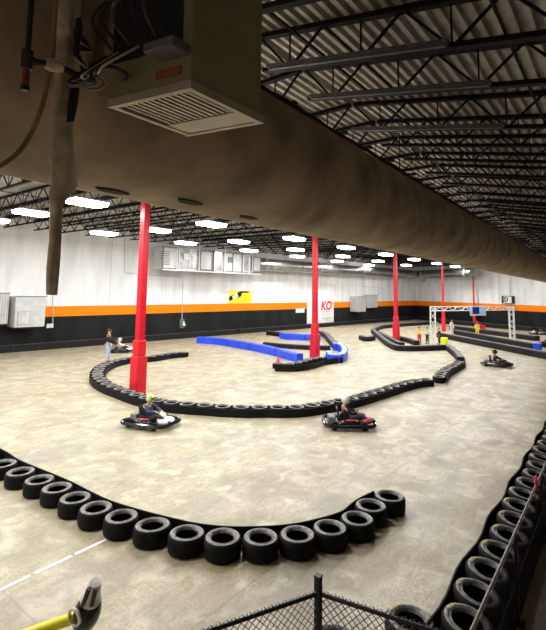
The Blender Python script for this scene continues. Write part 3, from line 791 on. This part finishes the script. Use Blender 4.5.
conduit([(321, 284.5), (335, 285), (335, 301)], 'thin conduit framing the white banner at its top right')
conduit([(363, 270), (363.5, 286.5), (379, 287.5), (378.5, 306)], 'thin conduit above the small grey cabinets near the third column')
def wthing(name, x0, x1, y0, y1, d, m_, label, cat):
    q = MB(); org = on_left((x0+x1)/2, y1, 0); wbox(q, x0, x1, y0, y1, d, org=org); o = q.build(name, m_, smooth=0); o.location = org; return tag(o, label, cat)
wthing('outlet_box', 47, 49.6, 324, 328, .12, M_WHITE, 'left one of the two small white outlets beside the grey cabinet', 'outlet')
wthing('outlet_box', 50.6, 53.2, 323.6, 327.6, .12, M_WHITE, 'right one of the two small white outlets, below the straight conduit', 'outlet')
o = wthing('call_point', 180.4, 184, 319, 328, .2, M_DGREY, 'dark wall device with a pale lamp below the stepped conduit', 'wall device')
q = MB(); q.ball((0, 0, .28), .14); q2 = q.build('lamp', M_WHITE, o); q2.location = WN*.22
q = MB(); q.ball((0, 0, .5), .05); q2 = q.build('indicator', M_GREENL, o); q2.location = WN*.22
wthing('small_sign', 296, 304.5, 308.5, 312.5, .04, M_WHITE, 'small white sign on the dark band left of the white banner', 'sign')

def wall_panel(name, x0, x1, yt, yb, m_, label, cat):
    a = on_left(x0, yt, .06); b = on_left(x1, yb, .06); c = on_left((x0+x1)/2, (yt+yb)/2, .04)
    L = (b-a).dot(WDIR); h = a.z-b.z
    R = Matrix((WDIR, Vector((0, 0, 1)), WN)).transposed().to_4x4()   # local x right, y up, z out
    r = empty(name, c, 0); r.rotation_euler = R.to_euler(); tag(r, label, cat)
    q = MB(); q.box((0, 0, 0), (abs(L), h, .03)); q.build('panel', m_, r, smooth=0)
    return r, abs(L), h
r, L, h = wall_panel('banner', 307.5, 334, 299.5, 322.7, M_WHITE, 'white banner with red KO lettering behind the second red column', 'banner')
t = text_mesh('KO', h*.50, mat('banner_red', (.75, .01, .04), .6), 'red_lettering', r, shear=.2, bold=.045); t.location = (L*.20, h*.20, .025)
t = text_mesh("'", h*.25, t.data.materials[0], 'red_apostrophe', r, shear=.2, bold=.01); t.location = (L*.42, h*.26, .025)
q = MB(); 
for yy, x0, x1 in ((-.04, .05, .36), (-.30, .06, .43), (-.38, .2, .3)): q.box(((x0+x1)/2*L, yy*h, .02), ((x1-x0)*L, h*.018, .012))
for k in range(3): q.box((L*(.08+k*.13), -.16*h, .02), (L*.02, h*.05, .012))
q.build('small_print', M_DGREY, r, smooth=0)
r, L, h = wall_panel('yellow_banner', 229.5, 251.5, 291, 303, M_YEL, 'yellow banner with slanted black and white lettering above the orange stripe', 'banner')
q = MB(); q.add([(-.5*L, -.32*h, .018), (-.5*L, .02*h, .018), (.0, .48*h, .018), (.36*L, .48*h, .018), (.36*L, .36*h, .018), (.06*L, .34*h, .018), (.02*L, .05*h, .018)],
                [(0, 6, 5, 4, 3, 2, 1)[::-1], (0, 6, 5, 4, 3, 2, 1)]); q.build('black_slash', M_BLACK, r, smooth=0)
t = text_mesh('EES', h*.42, M_WHITE, 'slanted_lettering', r, bold=.03); t.location = (-L*.24, h*.04, .024); t.rotation_euler = (0, 0, .42)

# air handler hung by the wall and its spiral duct
OFF = 1.5
ha = on_left(158, 262, OFF); hb = on_left(256, 266, OFF); LL = (hb-ha).dot(WDIR)
hv = empty('air_handler', Vector((ha.x, ha.y, 5.36)), WROT, 'long galvanised air handler hung high against the left wall', 'air handler')
zz = 1.0
secs = [(0, .13, 1.7), (.135, .33, 1.75), (.335, .47, 1.6), (.475, .56, 1.75), (.565, .78, 1.7), (.785, .90, 1.55), (.905, 1.0, 1.35)]
for k, (a, b, hh) in enumerate(secs):
    q = MB(); c = ((a+b)/2*LL, 0, zz+.02*(k % 2)); q.box(c, ((b-a)*LL, 1.25-.1*(k % 3), hh)); s_ = q.build('casing_section', M_GALV if k % 2 else M_GREYBOX, hv, bevel=.02)
    q = MB()
    for xx in (a*LL+.03, b*LL-.03): q.box((xx, -.64, zz), (.06, .05, hh*1.0))
    for z_ in (-hh/2+.04, hh/2-.04): q.box((c[0], -.64, zz+z_), ((b-a)*LL, .05, .06))
    if (b-a)*LL > 1.6: q.box((c[0], -.64, zz), (.05, .05, hh)); q.box((c[0]-.3, -.65, zz+.2), (.5, .04, .5))
    q.build('flange', M_WHITE if k in (1, 3, 5) else M_DGREY, hv, smooth=0)
q = MB()
for k in range(7): q.box((.25, -.63, .5+k*.16), (.75, .04, .05), rot=Matrix.Rotation(.5, 3, 'X'))
q.build('intake_louver', M_DGREY, hv, smooth=0)
for a in (.12, .32, .58, .86):
    q = MB(); q.tube([(a*LL, -.7, -.0), (a*LL, -.7, 2.95)], .04, 6); q.build('hanger_rod', M_WHITE, hv)
q = MB(); q.box((LL*.5, -.7, .08), (LL*1.0, .1, .08)); q.build('support_rail', M_WHITE, hv, smooth=0)
# spiral duct
sp = [on_left(256, 267, OFF-.1)]; zc = 6.42
P0 = Vector((hb.x, hb.y, zc)); 
end1 = WB - WDIR*3.6 + WN*1.5; end1.z = zc+.15
C2 = WB + RDIR*3.4 + RN*1.5; C2.z = zc+.15
E3 = WB + RDIR*13.5 + RN*2.2; E3.z = zc+.1
path = [P0+(end1-P0)*k/20 for k in range(20)]+[end1]
bez = [end1*(1-t)**2+2*t*(1-t)*(Vector((WB.x, WB.y, zc+.15))+WN*1.5+RN*1.6)+C2*t*t for t in (.15, .3, .45, .6, .75, .9)]
path += bez+[C2, E3]
pr_ = resample(path, .35)
spd = empty('spiral_duct', P0, 0, 'shiny round spiral duct running from the air handler to the far corner', 'air duct')
q = MB(); q.tube([p-P0 for p in pr_], [.57+(.015 if i % 2 else 0) for i in range(len(pr_))], 22); q.build('duct_body', M_GALV, spd, smooth=60)
for k in range(3, len(pr_), 24):
    q = MB(); d = (pr_[min(k+1, len(pr_)-1)]-pr_[k-1]).normalized()
    q.lathe([(.57, -.06), (.63, -.05), (.63, .05), (.57, .06)], 22, pr_[k]-P0, R=d.to_track_quat('Z', 'Y').to_matrix()); q.tube([pr_[k]-P0+Vector((0, 0, .6)), pr_[k]-P0+Vector((0, 0, 2.1))], .02, 5)
    q.build('hanger_band', M_GREYBOX, spd)

# ================================================================== BACK WALL
RROT = atan2(RDIR.y, RDIR.x)
def rwall_box(name, x0, x1, y0, y1, d, m_, label, cat):
    a = on_right(x0, y0, d); b = on_right(x1, y1, d); c = (a+b)/2-RN*d/2
    org = Vector((c.x, c.y, min(a.z, b.z)))
    r = empty(name, org, RROT, label, cat)
    L = abs((b-a).dot(RDIR)); h = abs(a.z-b.z)
    return r, L, h
r, L, h = rwall_box('wall_monitor', 501.5, 512, 295.8, 303.6, .5, M_WHITE, 'black and white display box mounted high on the back wall beyond the gantry', 'display')
sgn = -1 if Matrix.Rotation(-RROT, 3, 'Z')@RN != None and (Matrix.Rotation(-RROT, 3, 'Z')@RN).y < 0 else 1
q = MB(); q.box((0, 0, h/2), (L, .5, h)); q.build('housing', M_BLACK, r, bevel=.02)
q = MB(); q.box((L*.10, sgn*.26, h/2), (L*.74, .03, h*.84)); q.build('white_face', M_WHITE, r, smooth=0)
t = text_mesh('D', h*.8, M_BLACK, 'black_letter', r, bold=.03); t.rotation_euler = (pi/2, 0, 0 if sgn < 0 else pi); t.location = (-L*.04, sgn*.285, h*.5)
q = MB(); P = [on_right(510, y, .08) for y in (262, 296)]; q.tube(P, .03, 6); tag(q.build('conduit', M_GREYBOX), 'thin conduit rising above the display box on the back wall', 'conduit')
q = MB(); P = [on_right(499, y, .08) for y in (262, 300)]; q.tube(P, .025, 6); tag(q.build('conduit', M_GREYBOX), 'thin conduit just left of the display box on the back wall', 'conduit')
q = MB(); p = on_right(424, 279.5, .35); q.lathe([(.001, -.1), (.3, -.08), (.42, .1), (.42, .2), (.001, .2)], 16, (0, 0, 0), R=RN.to_track_quat('Z', 'Y').to_matrix()); o = q.build('wall_fan', M_GREYBOX); o.location = p-RN*.1; tag(o, 'round grey fan on the back wall close to the far corner', 'fan')

# ================================================================== GANTRY
GA, GB = at(433.5, 346.5), at(512.5, 342); GH = 2.95
gt = empty('truss_gantry', GA, 0, 'white box-truss gantry spanning the start lanes', 'gantry')
def lattice(q, a, b, s, r=.022, step=.45):
    a, b = Vector(a), Vector(b); d = (b-a); L = d.length; d.normalize()
    up = Vector((0, 0, 1)) if abs(d.z) < .9 else Vector((cos(.4), sin(.4), 0)); x = d.cross(up).normalized(); y = x.cross(d)
    cs = [(x*sx+y*sy)*s/2 for sx, sy in ((-1, -1), (1, -1), (1, 1), (-1, 1))]
    for c in cs: q.tube([a+c, b+c], r, 6)
    n = int(L/step); st = L/n
    for i in range(n):
        for k in range(4):
            c0, c1 = cs[k], cs[(k+1) % 4]
            if i % 2: c0, c1 = c1, c0
            q.tube([a+d*i*st+c0, a+d*(i+1)*st+c1], r*.6, 5)
Z3 = Vector((0, 0, 1)); GD = GB-GA
q = MB(); lattice(q, Vector((0, 0, .03)), Z3*GH, .34, .035); q.build('post', M_TRUSS, gt)
q = MB(); lattice(q, GD+Vector((0, 0, .03)), GD+Z3*GH, .34, .035); q.build('post', M_TRUSS, gt)
q = MB(); lattice(q, Z3*(GH-.17), GD+Z3*(GH-.17), .30, .03); q.build('crossbeam', M_TRUSS, gt)
for o_ in (Vector((0, 0, 0)), GD):
    q = MB(); q.box(o_+Vector((0, 0, .02)), (.7, .7, .04)); q.build('base_plate', M_GREYBOX, gt, smooth=0)
grot = atan2(GD.y, GD.x); gn = Vector((-GD.y, GD.x, 0)).normalized()
if gn.dot(CAMP-GA) < 0: gn = -gn
sc_ = GA+GD*.51+gn*.30; sb = empty('gantry_sign', sc_+Z3*(GH-.72), grot, 'light blue and navy sign board hanging on the gantry beam', 'sign')
q = MB(); q.box((0, 0, .38), (1.75, .08, .76)); q.build('board', M_LBLUE, sb, bevel=.02)
sg2 = 1 if (Matrix.Rotation(-grot, 3, 'Z')@gn).y > 0 else -1
q = MB(); q.box((-.30*sg2*-1, sg2*.05, .42), (.72, .03, .52)); q.build('navy_screen', M_NAVY, sb, smooth=0)
q = MB(); q.box((0, sg2*.05, .06), (1.5, .02, .07)); q.build('white_stripe', M_WHITE, sb, smooth=0)

# ================================================================== PEOPLE
def skin_mesh(verts, edges, radii, root=0, sub=2):
    me = bpy.data.meshes.new('tmp'); me.from_pydata([tuple(v) for v in verts], edges, [])
    o = bpy.data.objects.new('tmp', me); COL.objects.link(o)
    sm = o.modifiers.new('s', 'SKIN'); sm.use_smooth_shade = True; sm.branch_smoothing = .4
    sk = me.skin_vertices[0].data
    for i, r in enumerate(radii): sk[i].radius = r if isinstance(r, tuple) else (r, r); sk[i].use_root = (i == root)
    ss = o.modifiers.new('u', 'SUBSURF'); ss.levels = sub; ss.render_levels = sub
    bpy.context.view_layer.update(); dg = bpy.context.evaluated_depsgraph_get()
    out = bpy.data.meshes.new_from_object(o.evaluated_get(dg)); bpy.data.objects.remove(o); bpy.data.meshes.remove(me)
    out.polygons.foreach_set('use_smooth', [True]*len(out.polygons)); return out
def link_mesh(me, name, m_, parent):
    me.name = name; me.materials.clear(); me.materials.append(m_); o = bpy.data.objects.new(name, me); COL.objects.link(o); o.parent = parent; return o
def person(name, loc, rz, J, label, shirt, trousers, scale=1.0, helmet=None, sleeve=True, hair=M_HAIR, cap=None, group=None):
    """J: joints in metres, x forward, y left. Body is one continuous skinned figure; clothes follow it."""
    r = empty(name, loc, rz, label, 'person', group); r.scale = (scale,)*3
    V = {k: Vector(v) for k, v in J.items()}
    order = ['pelvis', 'waist', 'chest', 'neck', 'head', 'crown']
    verts = []; rad = []; idx = {}
    def av(k, p, rr): idx[k] = len(verts); verts.append(Vector(p)); rad.append(rr)
    av('pelvis', V['pelvis'], (.135, .10)); av('waist', V['pelvis'].lerp(V['chest'], .45), (.12, .09)); av('chest', V['chest'], (.155, .105))
    av('neck', V['neck'], .055); av('head', V['head'], (.078, .09)); av('crown', V['head']+(V['head']-V['neck']).normalized()*.09, (.055, .065))
    E = [(0, 1), (1, 2), (2, 3), (3, 4), (4, 5)]
    for s in ('l', 'r'):
        av('sh'+s, V['sh'+s], .062); av('el'+s, V['el'+s], .043); av('wr'+s, V['wr'+s], .028)
        hd_ = (V['wr'+s]-V['el'+s]).normalized(); av('ha'+s, V['wr'+s]+hd_*.07, (.038, .02))
        av('hip'+s, V['hip'+s], .092); av('kn'+s, V['kn'+s], .06); av('an'+s, V['an'+s], .04); av('to'+s, V['to'+s], (.042, .03))
        E += [(idx['chest'], idx['sh'+s]), (idx['sh'+s], idx['el'+s]), (idx['el'+s], idx['wr'+s]), (idx['wr'+s], idx['ha'+s]), (0, idx['hip'+s]), (idx['hip'+s], idx['kn'+s]), (idx['kn'+s], idx['an'+s]), (idx['an'+s], idx['to'+s])]
        lat = hd_.cross(Vector((0, 0, 1))); lat = lat.normalized() if lat.length > .1 else Vector((0, 1, 0))
        for f_ in range(-1, 3):
            av('f%d%s' % (f_, s), V['wr'+s]+hd_*(.14+.01*(f_ == 0))+lat*(f_-.5)*.018+Vector((0, 0, -.02)), .008)
            E.append((idx['ha'+s], idx['f%d%s' % (f_, s)]))
        av('th'+s, V['wr'+s]+hd_*.08+lat*-.05, .009); E.append((idx['wr'+s], idx['th'+s]))
    link_mesh(skin_mesh(verts, E, rad), 'body', M_SKIN, r)
    # shirt
    sv = [V['pelvis'].lerp(V['chest'], .12), V['pelvis'].lerp(V['chest'], .5), V['chest'], V['chest'].lerp(V['neck'], .7)]; sr = [(.155, .12), (.145, .112), (.175, .125), .085]; se = [(0, 1), (1, 2), (2, 3)]
    for s in ('l', 'r'):
        b = len(sv); sv += [V['sh'+s], V['el'+s]]; sr += [.08, .06]; se += [(2, b), (b, b+1)]
        if sleeve: sv.append(V['wr'+s]); sr.append(.042); se.append((b+1, b+2))
    link_mesh(skin_mesh(sv, se, sr, 1), 'shirt', shirt, r)
    tv = [V['pelvis']]; tr = [(.15, .118)]; te = []
    for s in ('l', 'r'):
        b = len(tv); tv += [V['hip'+s], V['kn'+s], V['an'+s]+Vector((0, 0, .02))]; tr += [.108, .078, .06]; te += [(0, b), (b, b+1), (b+1, b+2)]
    link_mesh(skin_mesh(tv, te, tr), 'trousers', trousers, r)
    for s in ('l', 'r'):
        d = (V['to'+s]-V['an'+s]); q = MB(); c = V['an'+s].lerp(V['to'+s], .45); q.ball(c+Vector((0, 0, -.01)), (.145, .052, .05), R=Matrix.Rotation(atan2(d.y, d.x), 3, 'Z')); q.build('shoe', M_BLACK, r)
    hd_ = V['head']; up = (V['head']-V['neck']).normalized(); Rq = up.to_track_quat('Z', 'Y').to_matrix()
    if helmet is not None:
        q = MB(); q.ball(hd_+Vector((.0, 0, .03)), (.155, .135, .15), n=20); hm = q.build('helmet', helmet, r)
        q = MB(); q.ball(hd_+Vector((.055, 0, .03)), (.115, .115, .055), n=16); q.build('visor', M_VISOR, hm)
    else:
        q = MB(); q.ball(hd_+Vector((-.018, 0, .055)), (.105, .092, .085), n=16); q.build('hair' if cap is None else 'cap', cap or hair, r)
        if cap: q = MB(); q.box(hd_+Vector((.11, 0, .05)), (.10, .13, .012)); q.build('cap_brim', cap, r, bevel=.004)
        q = MB()
        q.ball(hd_+Vector((.098, 0, .0)), (.018, .012, .022), n=8)
        for sy in (-1, 1): q.ball(hd_+Vector((.0, sy*.088, .0)), (.02, .01, .03), n=8)
        q.build('nose_and_ears', M_SKIN, r)
        for sy in (-1, 1):
            q = MB(); q.ball(hd_+Vector((.084, sy*.03, .022)), .010, n=8); q.build('eye', M_BLACK, r)
        q = MB(); q.ball(hd_+Vector((.086, 0, -.045)), (.008, .026, .006), n=8); q.build('mouth', M_RSHIRT, r)
    return r
STAND = dict(pelvis=(0, 0, .95), chest=(.0, 0, 1.33), neck=(.0, 0, 1.50), head=(.02, 0, 1.62),
             shl=(0, .17, 1.42), shr=(0, -.17, 1.42), ell=(-.03, .24, 1.14), elr=(-.03, -.24, 1.14), wrl=(.12, .22, .94), wrr=(.12, -.22, .94),
             hipl=(0, .09, .90), hipr=(0, -.09, .90), knl=(.02, .11, .50), knr=(.02, -.12, .50), anl=(-.01, .13, .09), anr=(-.01, -.14, .09), tol=(.15, .14, .03), tor=(.15, -.16, .03))
REACH = dict(STAND, ell=(.22, .22, 1.2), elr=(.22, -.22, 1.2), wrl=(.45, .15, 1.12), wrr=(.45, -.15, 1.12))
SIT = dict(pelvis=(0, 0, .20), chest=(-.10, 0, .56), neck=(-.08, 0, .74), head=(-.04, 0, .86),
           shl=(-.10, .18, .66), shr=(-.10, -.18, .66), ell=(.10, .27, .50), elr=(.10, -.27, .50), wrl=(.33, .14, .48), wrr=(.33, -.14, .48),
           hipl=(.02, .10, .20), hipr=(.02, -.10, .20), knl=(.42, .17, .40), knr=(.42, -.17, .40), anl=(.78, .15, .20), anr=(.78, -.15, .20), tol=(.88, .15, .28), tor=(.88, -.15, .28))
BEND = dict(STAND, chest=(.25, 0, 1.18), neck=(.38, 0, 1.28), head=(.48, 0, 1.36), shl=(.25, .17, 1.25), shr=(.25, -.17, 1.25), ell=(.38, .2, .98), elr=(.38, -.2, .98), wrl=(.5, .15, .8), wrr=(.5, -.15, .8))

# ================================================================== KARTS
def make_kart(loc, rz, label, nose_m=M_WHITE, pod_m=M_VISOR, name='go_kart'):
    k = empty(name, loc, rz, label, 'go-kart', 'go-karts'); k.scale = (.80, .80, .86)
    q = MB(); q.box((.05, 0, .085), (1.35, .62, .03)); q.build('floor_pan', M_DGREY, k, bevel=.01)
    # full wrap-around bumper
    q = MB(); pts = [(.98, -.36, .16), (.99, .36, .16), (.8, .60, .15), (.3, .68, .15), (-.5, .68, .15), (-.82, .55, .16), (-.86, 0, .16), (-.82, -.55, .16), (-.5, -.68, .15), (.3, -.68, .15), (.8, -.60, .15), (.98, -.36, .16), (.99, .1, .16)]
    q.tube(smooth_path(pts, 4), .065, 8); q.build('bumper', M_VISOR, k)
    q = MB(); q.tube(smooth_path([(p[0]*.99, p[1]*1.03, .115) for p in pts], 4), .02, 6); q.build('bumper_strip', M_GREYBOX, k)
    # nose cone
    q = MB(); q.ball((.70, 0, .22), (.30, .34, .13), n=18); q.ball((.52, 0, .34), (.17, .16, .14), n=14); q.build('nose_cone', nose_m, k)
    for s in (-1, 1):
        q = MB(); q.ball((.02, s*.50, .21), (.42, .14, .12), n=16); q.build('side_pod', pod_m, k)
        q = MB(); q.box((.1, s*.51, .325), (.4, .10, .012)); q.build('pod_stripe', M_WHITE if s > 0 else M_RSHIRT, k, bevel=.004)
        for x, rr, ww in ((.56, .13, .12), (-.52, .14, .18)):
            q = MB(); R = Matrix.Rotation(pi/2, 3, 'X'); q.lathe([(rr*.5, -ww/2), (rr*.9, -ww/2), (rr, -ww*.35), (rr, ww*.35), (rr*.9, ww/2), (rr*.5, ww/2)], 18, (x, s*.52, rr), R=R); wh = q.build('wheel', M_RUB, k)
            q = MB(); q.lathe([(.001, ww*.3), (rr*.52, ww*.36), (rr*.52, -ww*.36), (.001, -ww*.3)], 14, (x, s*.52, rr), R=R); q.build('rim', M_GREYBOX, wh)
    # seat shell
    q = MB(); q.box((-.10, 0, .13), (.42, .40, .05)); q.box((-.32, 0, .38), (.05, .42, .52), rot=Matrix.Rotation(-.25, 3, 'Y')); q.box((-.15, .21, .24), (.4, .03, .2)); q.box((-.15, -.21, .24), (.4, .03, .2)); q.build('seat', M_BLACK, k, bevel=.015)
    q = MB(); q.box((-.58, 0, .24), (.32, .62, .24), taper=.8); q.build('engine_cover', M_DGREY, k, bevel=.02)
    q = MB(); q.tube([(.55, 0, .2), (.33, 0, .46)], .014, 8); q.build('steering_column', M_BLACK, k)
    R = Vector((-.6, 0, .7)).normalized().to_track_quat('Z', 'Y').to_matrix()
    q = MB(); q.lathe([(.13, -.012), (.142, 0), (.13, .012), (.118, 0)], 20, (.33, 0, .47), R=R, closed=True)
    q.bar((.33, -.12, .47), (.33, .12, .47), .02); q.build('steering_wheel', M_BLACK, k)
    return k
k1 = at(150, 425); k2 = at(347, 426); k3 = at(496, 366)
def heading(p, x2, y2): d = at(x2, y2)-p; return atan2(d.y, d.x)
h1 = heading(k1, 190, 431); h2 = heading(k2, 395, 427); h3 = heading(k3, 520, 368.5)
make_kart((k1.x, k1.y, 0), h1, 'dark go-kart with a white nose passing the nearest red column', M_WHITE)
person('kart_driver', (k1.x, k1.y, 0), h1, SIT, 'kart driver in dark blue with a green and yellow helmet near the nearest column', M_NSUIT, M_TROU, .86, helmet=mat('lime_yellow_helmet', (.55, .75, .25), .3, 0, .6, 9))
make_kart((k2.x, k2.y, 0), h2, 'dark go-kart with a red-edged nose in front of the middle tire row', mat('red_white_nose', (.35, .06, .06), .4, 0, .8, 6))
person('kart_driver', (k2.x, k2.y, 0), h2, SIT, 'kart driver in dark clothes with a plain white helmet', M_BSHIRT, M_NSUIT, .86, helmet=M_WHITE)
make_kart((k3.x, k3.y, 0), h3, 'all-black go-kart alone on the pale floor at right', M_VISOR)
person('kart_driver', (k3.x, k3.y, 0), h3, SIT, 'kart driver all in black with a black helmet at right', M_BSHIRT, M_TROU, .86, helmet=M_VISOR)

pp_ = at(107.5, 362.5); tocam = atan2(-pp_.y, -pp_.x)
person('person', (pp_.x, pp_.y, 0), tocam+1.25, REACH, 'person in black top and faded jeans standing behind the left bend of the tire row', M_BSHIRT, M_JEANS, 1.02)
pk = at(120, 352); make_kart((pk.x, pk.y, 0), tocam+1.5, 'dark go-kart stopped beside the standing person near the left wall', M_WHITE)
person('kart_driver', (pk.x, pk.y, 0), tocam+1.5, SIT, 'kart driver in pale sleeves and grey helmet beside the standing person', M_GSHIRT, M_TROU, .86, helmet=mat('grey_helmet', (.5, .52, .52), .3))
def per(x, y, rz, J, lab, sh, tr, sc, **kw):
    p = at(x, y); person('person', (p.x, p.y, 0), atan2(-p.y, -p.x)+rz, J, lab, sh, tr, sc, **kw)
per(419.5, 344.5, .5, REACH, 'person in a yellow vest and red trousers inside the far loop', M_YSHIRT, M_RSHIRT, .78)
per(427.5, 344, -.8, REACH, 'person in a pale shirt left of the gantry post', M_GSHIRT, M_TROU, .74)
per(439.5, 344.5, -1.2, STAND, 'person dressed all in black just right of the left gantry post', M_BSHIRT, M_TROU, .74)
per(452, 336.5, 1.0, STAND, 'person in pale grey clothes standing behind the gantry among the lanes', M_GSHIRT, M_GSHIRT, .9)
per(477.5, 337, .4, STAND, 'person in yellow standing below the blue gantry sign', M_YSHIRT, M_YSHIRT, .8, helmet=M_RSHIRT)
p = at(444.5, 345.5); q = MB(); q.lathe([(.001, 0), (.25, 0), (.27, .05), (.25, .5), (.24, .60), (.001, .62)], 20, (0, 0, 0))
o = q.build('yellow_bin', mat('lime_bin', (.85, .95, .02), .45)); o.location = (p.x, p.y, 0); tag(o, 'bright yellow round bin beside the person in black at the gantry', 'bin')
p = at(480, 330); q = MB()
q.box((0, 0, .25), (1.5, .35, .5), rot=-.4); q.box((-.3, 0, .55), (.7, .2, .2), rot=-.4); o = q.build('red_barrier_block', M_REDPAD, bevel=.06); o.location = (p.x, p.y, 0); tag(o, 'low red padded block at the foot of the farthest column', 'padded block')
p = at(537.5, 350); q = MB(); q.box((0, 0, .22), (.5, .5, .44), taper=1.1); q.box((0, 0, .46), (.6, .6, .05)); o = q.build('blue_crate', M_BLUE, bevel=.02); o.location = (p.x, p.y, 0); tag(o, 'small blue crate at the right edge beside the parked kart', 'crate')
p = at(548, 347); make_kart((p.x, p.y, 0), 2.2, 'dark go-kart parked among the lanes at the right edge', M_VISOR)
person('kart_driver', (p.x, p.y, 0), 2.2, SIT, 'kart driver in dark clothes sitting in the kart at the right edge', M_BSHIRT, M_TROU, .86, helmet=M_GREYBOX)
p = at(538, 334.5); make_kart((p.x, p.y, 0), 2.4, 'pale-bodied go-kart parked behind the lanes at the right edge', M_GRILLE, M_GRILLE)
